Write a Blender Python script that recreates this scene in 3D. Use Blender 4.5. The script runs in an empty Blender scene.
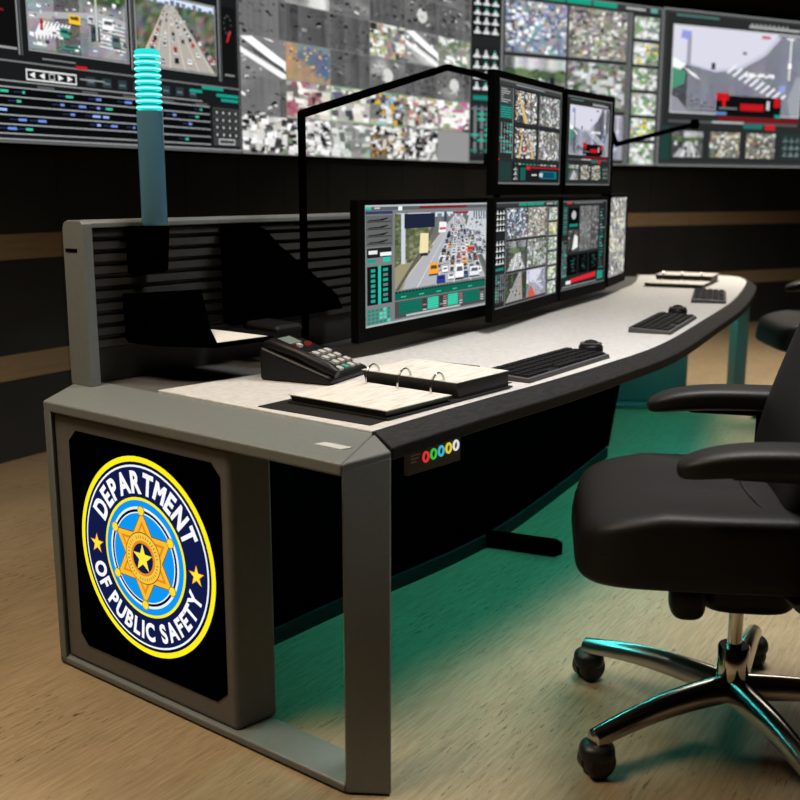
import bpy, bmesh, math, random
from mathutils import Vector, Matrix
R = math.radians
sc = bpy.context.scene
COL = sc.collection

# ------------------------------------------------------------------ materials
def lin(c):
    return tuple(((v/255)/12.92 if v/255 <= .04045 else ((v/255+.055)/1.055)**2.4) for v in c)
def mat(name, rgb, rough=.5, metal=0., var=.15, scale=20., bump=0., spec=.5, coat=0., stretch=(1,1,1), trans=0., ior=1.45, alpha=None):
    m = bpy.data.materials.new(name); m.use_nodes = True
    nt = m.node_tree; b = nt.nodes['Principled BSDF']
    b.inputs['Roughness'].default_value = rough
    b.inputs['Metallic'].default_value = metal
    b.inputs['Specular IOR Level'].default_value = spec
    b.inputs['Coat Weight'].default_value = coat
    b.inputs['IOR'].default_value = ior
    b.inputs['Transmission Weight'].default_value = trans
    tc = nt.nodes.new('ShaderNodeTexCoord'); mp = nt.nodes.new('ShaderNodeMapping')
    mp.inputs['Scale'].default_value = stretch
    nz = nt.nodes.new('ShaderNodeTexNoise'); nz.inputs['Scale'].default_value = scale
    nz.inputs['Detail'].default_value = 5
    nt.links.new(tc.outputs['Object'], mp.inputs['Vector']); nt.links.new(mp.outputs['Vector'], nz.inputs['Vector'])
    rp = nt.nodes.new('ShaderNodeValToRGB')
    rp.color_ramp.elements[0].position = .3; rp.color_ramp.elements[1].position = .7
    rp.color_ramp.elements[0].color = tuple(c*(1-var) for c in rgb)+(1,)
    rp.color_ramp.elements[1].color = tuple(min(1, c*(1+var)) for c in rgb)+(1,)
    nt.links.new(nz.outputs['Fac'], rp.inputs['Fac']); nt.links.new(rp.outputs['Color'], b.inputs['Base Color'])
    if bump:
        bp = nt.nodes.new('ShaderNodeBump'); bp.inputs['Strength'].default_value = bump; bp.inputs['Distance'].default_value = .002
        nt.links.new(nz.outputs['Fac'], bp.inputs['Height']); nt.links.new(bp.outputs['Normal'], b.inputs['Normal'])
    return m
def emat(name, rgb, strength=1.):
    m = bpy.data.materials.new(name); m.use_nodes = True
    nt = m.node_tree; nt.nodes.clear()
    o = nt.nodes.new('ShaderNodeOutputMaterial'); e = nt.nodes.new('ShaderNodeEmission')
    e.inputs['Color'].default_value = (*rgb, 1); e.inputs['Strength'].default_value = strength
    nt.links.new(e.outputs[0], o.inputs[0]); return m
def screen_mat(name, strength):
    m = bpy.data.materials.new(name); m.use_nodes = True
    nt = m.node_tree; nt.nodes.clear()
    o = nt.nodes.new('ShaderNodeOutputMaterial'); e = nt.nodes.new('ShaderNodeEmission')
    a = nt.nodes.new('ShaderNodeVertexColor'); a.layer_name = 'Col'
    e.inputs['Strength'].default_value = strength
    nt.links.new(a.outputs['Color'], e.inputs['Color']); nt.links.new(e.outputs[0], o.inputs[0]); return m

M = {}
M['frame'] = mat('grey_powder_coat', (.150,.163,.158), .42, 0., .05, 60, .05)
M['frame_dark'] = mat('grey_painted_panel', (.12,.116,.108), .5, 0., .06, 40, .05)
M['worktop'] = mat('speckled_light_laminate', (.54,.535,.527), .45, 0., .12, 55, .03)
M['gutter'] = mat('shade_grey_laminate', (.085,.083,.08), .5, 0., .15, 50)  # gutter grey set darker so its colour carries the shade lying there
M['bumper'] = mat('charcoal_woodgrain_edge', (.013,.013,.013), .65, 0., .45, 30, .5, spec=.25, stretch=(1,1,9))
M['black'] = mat('matt_black', (.004,.004,.004), .55, 0., .2, 30, spec=.25)
M['deep'] = mat('black_cable_panel', (.0004,.0004,.0004), .9, 0., .2, 30, spec=0.)
M['slat'] = mat('dark_slat_grey', (.032,.031,.028), .45, 0., .15, 40)
M['plastic'] = mat('black_plastic', (.006,.006,.0065), .42, 0., .15, 60, .05, spec=.25)
M['keyblk'] = mat('black_keycap', (.008,.008,.009), .65, 0., .15, 60, spec=.15)
M['kbedge'] = mat('grey_keyboard_edge', (.07,.07,.072), .4, 0., .05, 60)
M['bezel'] = mat('black_bezel', (.0012,.0012,.0012), .7, 0., .1, 60, spec=.06)
M['leather'] = mat('charcoal_upholstery', (.0075,.0068,.0062), .52, 0., .12, 90, .25, spec=.3)
M['armpad'] = mat('grey_black_armrest', (.012,.0115,.011), .5, 0., .1, 90, .15, spec=.3)
M['chrome'] = mat('polished_chrome', (.62,.60,.58), .10, 1., .03, 20)
M['darkchrome'] = mat('dark_polished_metal', (.46,.44,.42), .20, 1., .05, 20)
M['rubber'] = mat('caster_black', (.006,.006,.007), .45, 0., .1, 40)
M['paper'] = mat('white_paper', (.62,.61,.57), .8, 0., .03, 30)
M['cover'] = mat('black_binder_cover', (.012,.012,.012), .5, 0., .1, 60)
M['stack'] = mat('dark_binder_block', (.035,.035,.035), .6, 0., .1, 60)
M['ring'] = mat('steel_ring', (.6,.6,.58), .2, 1., .02, 20)
M['wall'] = mat('dark_wall_panel', (.029,.030,.031), .42, 0., .12, 3, spec=.4)
M['band'] = mat('beige_wood_band', (.30,.215,.125), .5, 0., .10, 6, .05, stretch=(1,1,8))
M['ceil'] = mat('dark_ceiling', (.02,.02,.021), .8, 0., .1, 5)
M['silver'] = mat('silver_badge', (.50,.52,.50), .4, 0., .05, 40)
M['keyw'] = mat('pale_phone_key', (.42,.42,.40), .5, 0., .05, 40)
M['keyg'] = mat('green_phone_key', (.05,.28,.20), .5, 0., .05, 40)
M['keyr'] = emat('red_indicator', lin((150,50,35)), .6)
M['lcd'] = mat('grey_green_display', (.16,.20,.18), .3, 0., .05, 40)
M['screen'] = screen_mat('monitor_picture', 1.12)
M['wallscreen'] = screen_mat('video_wall_picture', 1.15)
M['sign'] = screen_mat('backlit_sign', 1.0)
M['led'] = emat('green_led_strip', (.06,1.,.93), 37.)
M['beacon'] = emat('cyan_beacon_ring', (.02,.72,.68), 1.15)

def floor_mat():
    m = bpy.data.materials.new('light_wood_floor'); m.use_nodes = True
    nt = m.node_tree; b = nt.nodes['Principled BSDF']; N = nt.nodes.new; Lk = nt.links.new
    tc = N('ShaderNodeTexCoord')
    mp = N('ShaderNodeMapping'); mp.inputs['Rotation'].default_value = (0,0,R(33)); Lk(tc.outputs['Object'], mp.inputs['Vector'])
    def noise(scale, st, detail=6, rough=.55):
        q = N('ShaderNodeMapping'); q.inputs['Scale'].default_value = st; Lk(mp.outputs['Vector'], q.inputs['Vector'])
        n = N('ShaderNodeTexNoise'); n.inputs['Scale'].default_value = scale; n.inputs['Detail'].default_value = detail
        n.inputs['Roughness'].default_value = rough; Lk(q.outputs['Vector'], n.inputs['Vector']); return n
    def ramp(src, stops):
        r = N('ShaderNodeValToRGB'); e = r.color_ramp.elements
        e[0].position, e[0].color = stops[0][0], (*stops[0][1],1); e[1].position, e[1].color = stops[1][0], (*stops[1][1],1)
        for p, c in stops[2:]:
            x = e.new(p); x.color = (*c,1)
        Lk(src, r.inputs['Fac']); return r
    grain = noise(16, (6,.45,1), 10, .72)
    base = ramp(grain.outputs['Fac'], [(.28,(.205,.150,.083)),(.72,(.41,.31,.188))])
    blotch = noise(1.3, (1.6,.6,1), 3)
    bl = ramp(blotch.outputs['Fac'], [(.3,(.80,.80,.80)),(.7,(1.05,1.03,1.0))])
    mul = N('ShaderNodeMixRGB'); mul.blend_type = 'MULTIPLY'; mul.inputs[0].default_value = 1
    Lk(base.outputs[0], mul.inputs[1]); Lk(bl.outputs[0], mul.inputs[2])
    fine = noise(42, (2.6,.42,1), 3, .6)
    streak = ramp(fine.outputs['Fac'], [(.33,(.40,.37,.33)),(.41,(1,1,1))])
    gate = noise(3.1, (1.4,.5,1), 3)
    gt = ramp(gate.outputs['Fac'], [(.44,(0,0,0)),(.56,(1,1,1))])
    mul2 = N('ShaderNodeMixRGB'); mul2.blend_type = 'MULTIPLY'
    Lk(gt.outputs[0], mul2.inputs[0]); Lk(mul.outputs[0], mul2.inputs[1]); Lk(streak.outputs[0], mul2.inputs[2])
    vo = N('ShaderNodeTexVoronoi'); vo.inputs['Scale'].default_value = 3.2
    q = N('ShaderNodeMapping'); q.inputs['Scale'].default_value = (1.6,.9,1); Lk(mp.outputs['Vector'], q.inputs['Vector']); Lk(q.outputs['Vector'], vo.inputs['Vector'])
    knot = ramp(vo.outputs['Distance'], [(.018,(.16,.11,.07)),(.042,(1,1,1))])
    mul3 = N('ShaderNodeMixRGB'); mul3.blend_type = 'MULTIPLY'; mul3.inputs[0].default_value = .9
    Lk(mul2.outputs[0], mul3.inputs[1]); Lk(knot.outputs[0], mul3.inputs[2])
    Lk(mul3.outputs[0], b.inputs['Base Color'])
    b.inputs['Roughness'].default_value = .55; b.inputs['Specular IOR Level'].default_value = .3
    bp = N('ShaderNodeBump'); bp.inputs['Strength'].default_value = .15; bp.inputs['Distance'].default_value = .002
    Lk(grain.outputs['Fac'], bp.inputs['Height']); Lk(bp.outputs['Normal'], b.inputs['Normal'])
    return m
M['floor'] = floor_mat()
def page_mat():
    m = bpy.data.materials.new('printed_page'); m.use_nodes = True
    nt = m.node_tree; b = nt.nodes['Principled BSDF']; N = nt.nodes.new; Lk = nt.links.new
    tc = N('ShaderNodeTexCoord'); mp = N('ShaderNodeMapping'); mp.inputs['Scale'].default_value = (9,130,1)
    Lk(tc.outputs['Object'], mp.inputs['Vector'])
    n = N('ShaderNodeTexNoise'); n.inputs['Scale'].default_value = 1.3; n.inputs['Detail'].default_value = 3; Lk(mp.outputs['Vector'], n.inputs['Vector'])
    r = N('ShaderNodeValToRGB'); e = r.color_ramp.elements
    e[0].position = .38; e[0].color = (.45,.41,.37,1); e[1].position = .50; e[1].color = (.62,.605,.565,1)
    Lk(n.outputs['Fac'], r.inputs['Fac']); Lk(r.outputs[0], b.inputs['Base Color']); b.inputs['Roughness'].default_value = .8
    return m
M['page'] = page_mat()
def glass_mat():
    m = mat('blue_tinted_acrylic', (.13,.31,.43), .12, 0., .02, 10, trans=.45, ior=1.3)
    return m
M['tube'] = glass_mat()

# ------------------------------------------------------------------ mesh helper
class MB:
    def __init__(s): s.v = []; s.f = []; s.sm = []
    def add(s, vs, fs, smooth=False):
        o = len(s.v); s.v += [tuple(v) for v in vs]; s.f += [tuple(i+o for i in f) for f in fs]; s.sm += [smooth]*len(fs); return s
    def hexa(s, b, t):       # bottom ring, top ring (same count)
        n = len(b); vs = list(b)+list(t)
        fs = [tuple(reversed(range(n))), tuple(range(n, 2*n))]+[(i, (i+1) % n, n+(i+1) % n, n+i) for i in range(n)]
        return s.add(vs, fs)
    def prism(s, poly, z0, z1):
        a = sum(poly[i][0]*poly[(i+1) % len(poly)][1]-poly[(i+1) % len(poly)][0]*poly[i][1] for i in range(len(poly)))
        if a < 0: poly = list(reversed(poly))
        return s.hexa([(x,y,z0) for x,y in poly], [(x,y,z1) for x,y in poly])
    def box(s, x0, x1, y0, y1, z0, z1):
        return s.prism([(x0,y0),(x1,y0),(x1,y1),(x0,y1)], z0, z1)
    def ribbon(s, line, o0, o1, z0, z1):      # wall-like strip along a plan line; offsets to the right of travel
        A = offset(line, o0); B = offset(line, o1); n = len(line)
        vs = []
        for i in range(n): vs += [(*A[i],z0),(*B[i],z0),(*B[i],z1),(*A[i],z1)]
        fs = []
        for i in range(n-1):
            a, b = 4*i, 4*i+4
            for k in range(4): fs.append((a+k, a+(k+1) % 4, b+(k+1) % 4, b+k))
        fs += [(3,2,1,0), (4*n-4,4*n-3,4*n-2,4*n-1)]
        return s.add(vs, fs)
    def profile(s, line, prof):               # closed cross-section [(offset, z)] swept along a plan line
        n = len(line); k = len(prof); offs = [offset(line, o) for o, z in prof]; vs = []
        for i in range(n):
            for j,(o,z) in enumerate(prof): vs.append((*offs[j][i], z))
        fs = [(i*k+j, i*k+(j+1) % k, (i+1)*k+(j+1) % k, (i+1)*k+j) for i in range(n-1) for j in range(k)]
        fs += [tuple(reversed(range(k))), tuple((n-1)*k+j for j in range(k))]
        return s.add(vs, fs)
    def tube(s, pts, r, seg=12, smooth=True):
        pts = [Vector(p) for p in pts]; rs = r if isinstance(r, (list,tuple)) else [r]*len(pts)
        vs = []; up = None
        for i,p in enumerate(pts):
            d = (pts[min(i+1,len(pts)-1)]-pts[max(i-1,0)]).normalized()
            if up is None: up = Vector((0,0,1)) if abs(d.z) < .9 else Vector((1,0,0))
            a = d.cross(up).normalized(); b = a.cross(d).normalized(); up = b
            for k in range(seg):
                t = 2*math.pi*k/seg; vs.append(p+(a*math.cos(t)+b*math.sin(t))*rs[i])
        fs = [(i*seg+k, i*seg+(k+1) % seg, (i+1)*seg+(k+1) % seg, (i+1)*seg+k) for i in range(len(pts)-1) for k in range(seg)]
        s.add(vs, fs, smooth); n = len(vs); o = len(s.v)-n
        s.f += [tuple(o+i for i in reversed(range(seg))), tuple(o+n-seg+i for i in range(seg))]; s.sm += [False, False]
        return s
    def lathe(s, prof, c=(0,0,0), seg=32, axis='z'):
        vs = []
        for r,z in prof:
            for k in range(seg):
                t = 2*math.pi*k/seg; x, y = r*math.cos(t), r*math.sin(t)
                p = (x,y,z) if axis == 'z' else ((x,z,y) if axis == 'y' else (z,x,y))
                vs.append((c[0]+p[0], c[1]+p[1], c[2]+p[2]))
        n = len(prof)
        fs = [(i*seg+k, i*seg+(k+1) % seg, (i+1)*seg+(k+1) % seg, (i+1)*seg+k) for i in range(n-1) for k in range(seg)]
        s.add(vs, fs, True); o = len(s.v)-len(vs)
        s.f += [tuple(o+i for i in reversed(range(seg))), tuple(o+(n-1)*seg+i for i in range(seg))]; s.sm += [False, False]
        return s
    def super(s, c, h, e=4., n=14, warp=None):   # rounded-box cushion
        idx = {}; vs = []; fs = []
        def vid(p):
            k = tuple(round(x, 5) for x in p)
            if k not in idx:
                x,y,z = p; L = (abs(x)**e+abs(y)**e+abs(z)**e)**(1/e)
                q = Vector((x/L, y/L, z/L))
                w = Vector((q.x*h[0], q.y*h[1], q.z*h[2]))
                if warp: w = Vector(warp(w, q))
                idx[k] = len(vs); vs.append((c[0]+w.x, c[1]+w.y, c[2]+w.z))
            return idx[k]
        for ax in range(3):
            for sg in (-1, 1):
                for i in range(n):
                    for j in range(n):
                        q = []
                        for di,dj in ((0,0),(1,0),(1,1),(0,1)):
                            u, v = -1+2*(i+di)/n, -1+2*(j+dj)/n
                            p = [0,0,0]; p[ax] = sg; p[(ax+1) % 3] = u; p[(ax+2) % 3] = v; q.append(vid(p))
                        fs.append(tuple(q if sg > 0 else reversed(q)))
        return s.add(vs, fs, True)
    def build(s, name, m, parent=None, bevel=0., seg=2, origin=(0,0,0), tag_=None):
        me = bpy.data.meshes.new(name)
        ox,oy,oz = origin
        me.from_pydata([(x-ox,y-oy,z-oz) for x,y,z in s.v], [], s.f)
        me.polygons.foreach_set('use_smooth', s.sm)
        me.materials.append(m)
        bm = bmesh.new(); bm.from_mesh(me); bmesh.ops.recalc_face_normals(bm, faces=bm.faces); bm.to_mesh(me); bm.free()
        if any(s.sm): me.set_sharp_from_angle(angle=R(42))
        o = bpy.data.objects.new(name, me); COL.objects.link(o)
        if parent is not None:
            o.parent = parent
            if parent.get('_w'): o.location = tuple(-c for c in parent['_w']) if parent['_w'] is not True else (0,0,0)
        else: o.location = origin
        if bevel:
            bv = o.modifiers.new('bevel', 'BEVEL'); bv.width = bevel; bv.segments = seg; bv.limit_method = 'ANGLE'; bv.angle_limit = R(35)
        return o
def offset(line, o):
    out = []
    for i,(x,y) in enumerate(line):
        a = line[max(i-1,0)]; b = line[min(i+1,len(line)-1)]
        dx,dy = b[0]-a[0], b[1]-a[1]; L = math.hypot(dx,dy)
        out.append((x+dy/L*o, y-dx/L*o))
    return out
def smooth_line(pts, n=5):      # Catmull-Rom through plan points
    out = []
    for i in range(len(pts)-1):
        p0 = pts[max(i-1,0)]; p1 = pts[i]; p2 = pts[i+1]; p3 = pts[min(i+2,len(pts)-1)]
        for k in range(n):
            t = k/n
            out.append(tuple(.5*((2*p1[j])+(-p0[j]+p2[j])*t+(2*p0[j]-5*p1[j]+4*p2[j]-p3[j])*t*t+(-p0[j]+3*p1[j]-3*p2[j]+p3[j])*t**3) for j in (0,1)))
    out.append(tuple(pts[-1])); return out
def tag(o, label=None, cat=None, group=None, kind=None):
    if label: o['label'] = label
    if cat: o['category'] = cat
    if group: o['group'] = group
    if kind: o['kind'] = kind
    return o
def thing(name, label, cat, loc=(0,0,0), rz=0., group=None, world=True):
    """Empty at the thing's base. world=True: its parts are modelled in room coordinates."""
    o = bpy.data.objects.new(name, None); COL.objects.link(o); o.location = loc; o.rotation_euler = (0,0,rz)
    o.empty_display_size = .1
    tag(o, label, cat, group)
    if world: WORLD[o] = loc
    return o
WORLD = {}
def part(mb, name, m, parent, bevel=0., seg=2, label=None):
    """a part of a thing, or a sub-part of a part"""
    o = mb.build(name, m, None, bevel, seg)
    o.parent = parent
    if parent in WORLD: o.location = tuple(-c for c in WORLD[parent])
    if label: o['label'] = label
    return o
def struct(mb, name, m, bevel=0.):
    o = mb.build(name, m, None, bevel); o['kind'] = 'structure'; return o
def copy_tree(o, parent=None):
    c = o.copy(); COL.objects.link(c); c.parent = parent
    for ch in list(o.children): copy_tree(ch, c)
    return c

# ------------------------------------------------------------------ plan: desk frame of reference
P0 = (-.118, 2.010)
e1 = (-.788, .6157); e2 = (.6157, .788)
def W2(a, b): return (P0[0]+a*e1[0]+b*e2[0], P0[1]+a*e1[1]+b*e2[1])
def W3(a, b, z): return (*W2(a,b), z)

# ------------------------------------------------------------------ room
WL = [(-1.90,4.75),(-.97,6.30),(.507,8.40),(2.26,9.50),(3.93,10.40)]
back = [(-3.05,2.83)]+WL+[(6.3,11.5)]
struct(MB().prism([(-3.05,2.83)]+WL+[(6.3,11.5),(8,9),(8,-3),(-3.6,-3),(-3.6,.4)], -.05, 0.), 'floor', M['floor'])
struct(MB().prism([(-3.05,2.83)]+WL+[(6.3,11.5),(8,9),(8,-3),(-3.6,-3),(-3.6,.4)], 3.3, 3.35), 'ceiling', M['ceil'])
def panel_wall(line, name):
    mb = MB(); mb.ribbon(line, -.06, -.012, 0, 3.3)
    for (ax,ay),(bx,by) in zip(line, line[1:]):
        L = math.hypot(bx-ax, by-ay); n = max(1, round(L/.46)); d = ((bx-ax)/L, (by-ay)/L); g = .002
        for k in range(n):
            s0, s1 = L*k/n+g, L*(k+1)/n-g
            p, q = (ax+d[0]*s0, ay+d[1]*s0), (ax+d[0]*s1, ay+d[1]*s1)
            nn = (d[1], -d[0])
            mb.prism([p, q, (q[0]-nn[0]*.014, q[1]-nn[1]*.014), (p[0]-nn[0]*.014, p[1]-nn[1]*.014)], .0, 3.3)
    return struct(mb, name, M['wall'])
def band(line, name, z0, z1):
    mb = MB()
    for (ax,ay),(bx,by) in zip(line, line[1:]):
        L = math.hypot(bx-ax, by-ay); n = max(1, round(L/.46)); d = ((bx-ax)/L, (by-ay)/L); g = .0022; nn = (d[1], -d[0])
        for k in range(n):
            s0, s1 = L*k/n+g, L*(k+1)/n-g
            p, q = (ax+d[0]*s0, ay+d[1]*s0), (ax+d[0]*s1, ay+d[1]*s1)
            mb.prism([p, q, (q[0]+nn[0]*.006, q[1]+nn[1]*.006), (p[0]+nn[0]*.006, p[1]+nn[1]*.006)], z0, z1)
    return struct(mb, name, M['band'])
panel_wall(back, 'wall_back'); band(back, 'trim_1', .955, 1.073); band(back, 'trim_2', .388, .508)
panel_wall([(-3.6,-3),(-3.6,.4),(-3.05,2.83)], 'wall_left')
panel_wall([(6.3,11.5),(8,9),(8,-3)], 'wall_right')
panel_wall([(8,-3),(-3.6,-3)], 'wall_front')

# ------------------------------------------------------------------ screen painter
class Paint:
    def __init__(s, org, d, n, w, h):        # org: lower-left corner (3D), d: plan direction, n: outward plan normal
        s.o, s.d, s.n, s.w, s.h = org, d, n, w, h; s.v = []; s.f = []; s.c = []
    def pt(s, u, v, k):
        x = u*s.w; e = .0003*k
        return (s.o[0]+s.d[0]*x+s.n[0]*e, s.o[1]+s.d[1]*x+s.n[1]*e, s.o[2]+v*s.h)
    def poly(s, pts, c, k=1):
        o = len(s.v); s.v += [s.pt(u,v,k) for u,v in pts]; s.f.append(tuple(range(o, o+len(pts))))
        s.c += [(*(lin(c)),1)]*len(pts)
    def rect(s, u0, u1, v0, v1, c, k=1): s.poly([(u0,v0),(u1,v0),(u1,v1),(u0,v1)], c, k)
    def frame(s, u0, u1, v0, v1, t, c, k=3):
        tv = t*s.w/s.h
        s.rect(u0,u1,v0,v0+tv,c,k); s.rect(u0,u1,v1-tv,v1,c,k); s.rect(u0,u0+t,v0,v1,c,k); s.rect(u1-t,u1,v0,v1,c,k)
    def raster(s, u0, u1, v0, v1, nx, nz, fn, k=1):
        g = [[fn(i/nx, j/nz) for i in range(nx+1)] for j in range(nz+1)]
        for j in range(nz):
            for i in range(nx):
                a,b = u0+(u1-u0)*i/nx, u0+(u1-u0)*(i+1)/nx; c,d = v0+(v1-v0)*j/nz, v0+(v1-v0)*(j+1)/nz
                o = len(s.v); s.v += [s.pt(a,c,k),s.pt(b,c,k),s.pt(b,d,k),s.pt(a,d,k)]; s.f.append((o,o+1,o+2,o+3))
                for q in (g[j][i],g[j][i+1],g[j+1][i+1],g[j+1][i]): s.c.append((*lin(tuple(max(0,min(255,x)) for x in q)),1))
    def build(s, name, m, parent):
        me = bpy.data.meshes.new(name); me.from_pydata(s.v, [], s.f); me.materials.append(m)
        ca = me.color_attributes.new('Col', 'FLOAT_COLOR', 'CORNER')
        flat = []
        for c in s.c: flat += c
        ca.data.foreach_set('color', flat)
        o = bpy.data.objects.new(name, me); COL.objects.link(o); o.parent = parent
        if parent in WORLD: o.location = tuple(-c for c in WORLD[parent])
        return o
class Sub:                                   # a picture area inside a screen
    def __init__(s, P, u0, u1, v0, v1): s.P=P; s.a=(u0,u1,v0,v1)
    def m(s,u,v): a=s.a; return (a[0]+(a[1]-a[0])*u, a[2]+(a[3]-a[2])*v)
    def poly(s, pts, c, k=2): s.P.poly([s.m(min(1,max(0,u)),min(1,max(0,v))) for u,v in pts], c, k)
    def rect(s, u0,u1,v0,v1,c,k=2): s.poly([(u0,v0),(u1,v0),(u1,v1),(u0,v1)],c,k)
    def raster(s, nx, nz, fn, k=1): a=s.a; s.P.raster(a[0],a[1],a[2],a[3],nx,nz,fn,k)
def mixc(a,b,t): return tuple(x+(y-x)*t for x,y in zip(a,b))
CARS = [(235,238,240),(250,250,250),(60,64,72),(30,32,38),(170,175,182),(200,60,50),(70,90,150),(230,225,205),(90,94,100),(225,228,235)]
def sky_noise(rng, base, amp):
    return lambda u,v: tuple(b+rng.uniform(-amp,amp) for b in base)
def car(S, rng, u, v, w, h, c=None, k=4):
    c = c or rng.choice(CARS)
    S.poly([(u-w/2,v),(u+w/2,v),(u+w*.45,v+h),(u-w*.45,v+h)], c, k)
    S.poly([(u-w*.36,v+h*.45),(u+w*.36,v+h*.45),(u+w*.3,v+h*.78),(u-w*.3,v+h*.78)], mixc(c,(30,34,42),.75), k+1)
    S.rect(u-w/2,u+w/2,v-h*.16,v,(52,54,58),k)
def highway(S, rng, vp=(.45,.93), left=(-.25,0), right=(.95,0), sky=(215,228,240), nat=(96,104,70), ncar=60, lanes=6, road=(150,148,145), size=.075):
    S.raster(18, 14, lambda u,v: tuple(x+rng.uniform(-26,26) for x in (mixc(nat,(60,78,50),rng.random()) if v < vp[1] else sky)))
    S.rect(0,1,vp[1]-.02,1,sky,2)
    for i in range(14):
        u = i/14; S.rect(u,u+.05,vp[1]-.03,vp[1]+rng.uniform(-.01,.05),mixc((90,100,120),(120,135,150),rng.random()),3)
    w0 = .05
    S.poly([left,right,(vp[0]+w0,vp[1]-.02),(vp[0]-w0,vp[1]-.02)], road, 3)
    def on(l, t): # lane fraction l, distance t (0 near,1 far)
        a = left[0]+(right[0]-left[0])*l; b = vp[0]-w0+2*w0*l
        return a+(b-a)*t, left[1]+(vp[1]-.02-left[1])*t
    for l in range(lanes+1):
        a = on(l/lanes,0); b = on(l/lanes,1); c = (225,225,220) if l not in (0,lanes) else (200,190,160); q = .004 if 0 < l < lanes else .012
        S.poly([(a[0]-q,a[1]),(a[0]+q,a[1]),(b[0]+q*.2,b[1]),(b[0]-q*.2,b[1])], c, 3.5)
    cs = sorted([(rng.random()**.75, rng.randrange(lanes)) for _ in range(ncar)], reverse=True)
    for t,l in cs:
        u,v = on((l+.5)/lanes, t); sz = size*(1-t*.86)
        car(S, rng, u, v, sz, sz*1.25)
def crossing(S, rng):
    S.raster(16, 12, lambda u,v: tuple(x+rng.uniform(-22,22) for x in ((62,96,58) if v > .72+.1*math.sin(6*u) else (158,160,164))))
    for i in range(70):
        u = rng.random(); v = rng.uniform(.68,.99); r = rng.uniform(.012,.035); c = mixc((24,50,26),(120,150,90),rng.random())
        S.poly([(u+r*math.cos(t)*1.2, v+r*math.sin(t)*1.4) for t in [k*math.pi/3 for k in range(6)]], c, 2)
    S.poly([(0,.42),(.7,.55),(1,.5),(1,.42),(.6,.46),(0,.34)], (170,170,172), 2)
    for i in range(9):
        u = .05+.035*i; S.poly([(u,.18+.01*i),(u+.018,.10+.01*i),(u+.08,.34),(u+.065,.34)], (232,232,232), 3)
    for i in range(7):
        v = .44-.05*i; S.poly([(.70,v),(.98,v-.03),(.98,v-.015),(.70,v+.018)], (225,225,225), 3)
    for (u,v,w,h,c) in [(.08,.66,.12,.11,(235,235,240)),(.26,.76,.13,.10,(110,96,40)),(.45,.36,.12,.11,(240,190,40)),(.34,.18,.10,.12,(60,150,130)),(.40,.04,.2,.06,(60,130,112)),(.66,.22,.1,.16,(60,70,80)),(.80,.36,.13,.14,(235,235,235)),(.88,.16,.1,.15,(90,110,110)),(.12,.25,.03,.12,(190,70,60)),(.62,.4,.07,.1,(200,205,210))]:
        car(S, rng, u, v, w, h, c)
    for i in range(70):
        u, v = rng.random(), rng.uniform(.02,.66); w = rng.uniform(.012,.05); h = rng.uniform(.01,.045)
        S.rect(u,u+w,v,v+h,rng.choice([(235,238,238),(250,250,250),(60,64,66),(90,94,94),(120,122,122),(200,204,204),(40,60,50)]),4.5)
    S.rect(.665,.685,.2,1,(190,195,190),6)
def dense(S, rng, base=(150,148,140), n=150, size=.05, cols=None, amp=40):
    S.raster(14, 12, sky_noise(rng, base, amp))
    cols = cols or CARS
    for i in range(n):
        u,v = rng.random(), rng.random(); w = size*rng.uniform(.5,1.5); h = size*rng.uniform(.5,1.6); c = mixc(rng.choice(cols), base, rng.uniform(0,.35)); t = rng.uniform(-.5,.5)
        S.poly([(u-w/2,v),(u+w/2,v+w*t*.5),(u+w/2+h*t*.4,v+h),(u-w/2+h*t*.4,v+h*.9)], c, 2+(i % 7)*.35)
def bwcam(S, rng, lo=30, hi=120, n=14, blob=.16, top=235):
    bl = [(rng.random(), rng.random(), rng.uniform(.06,.30), rng.uniform(.06,.30), rng.choice([-1,-.7,.6,1,1.5])*rng.uniform(.4,1)) for _ in range(9)]
    mid = (lo+hi)/2; am = (hi-lo)*.75
    def fn(u,v):
        g = mid+am*sum(a*math.exp(-((u-x)/w)**2-((v-y)/h)**2) for x,y,w,h,a in bl)+rng.uniform(-13,13)
        return (g,g,g*.985)
    S.raster(16, 13, fn)
    for i in range(n):
        u,v = rng.random(), rng.random(); w = blob*rng.uniform(.15,.7); h = blob*rng.uniform(.08,.45); g = rng.choice([rng.uniform(lo*.5,lo), rng.uniform(mid,hi), rng.uniform(hi,top)])
        t = rng.uniform(-.6,.6)
        S.poly([(u-w/2,v),(u+w/2,v+w*t),(u+w*.4,v+h+w*t),(u-w*.45,v+h)], (g,g,g), 2+(i % 5)*.4)
def road_pic(S, rng, green=True):
    S.raster(12, 10, lambda u,v: tuple(x+rng.uniform(-12,12) for x in ((225,228,228) if v > .75 else ((70,92,60) if v > .55 and green else (140,142,142)))))
    S.poly([(.05,0),(.95,0),(.62,.6),(.45,.6)], (168,170,172), 2)
    S.poly([(.3,0),(.36,0),(.52,.6),(.5,.6)], (235,235,235), 3); S.poly([(.72,0),(.78,0),(.58,.6),(.565,.6)], (235,235,235), 3)
    for i in range(14):
        u = rng.random(); r = rng.uniform(.04,.1); S.poly([(u+r*math.cos(t), .62+.1*rng.random()+r*math.sin(t)) for t in [k*math.pi/3 for k in range(6)]], mixc((50,70,45),(110,130,90),rng.random()), 4)
    for i in range(9): car(S, rng, rng.uniform(.1,.9), rng.uniform(.05,.5), .08, .12)
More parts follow.
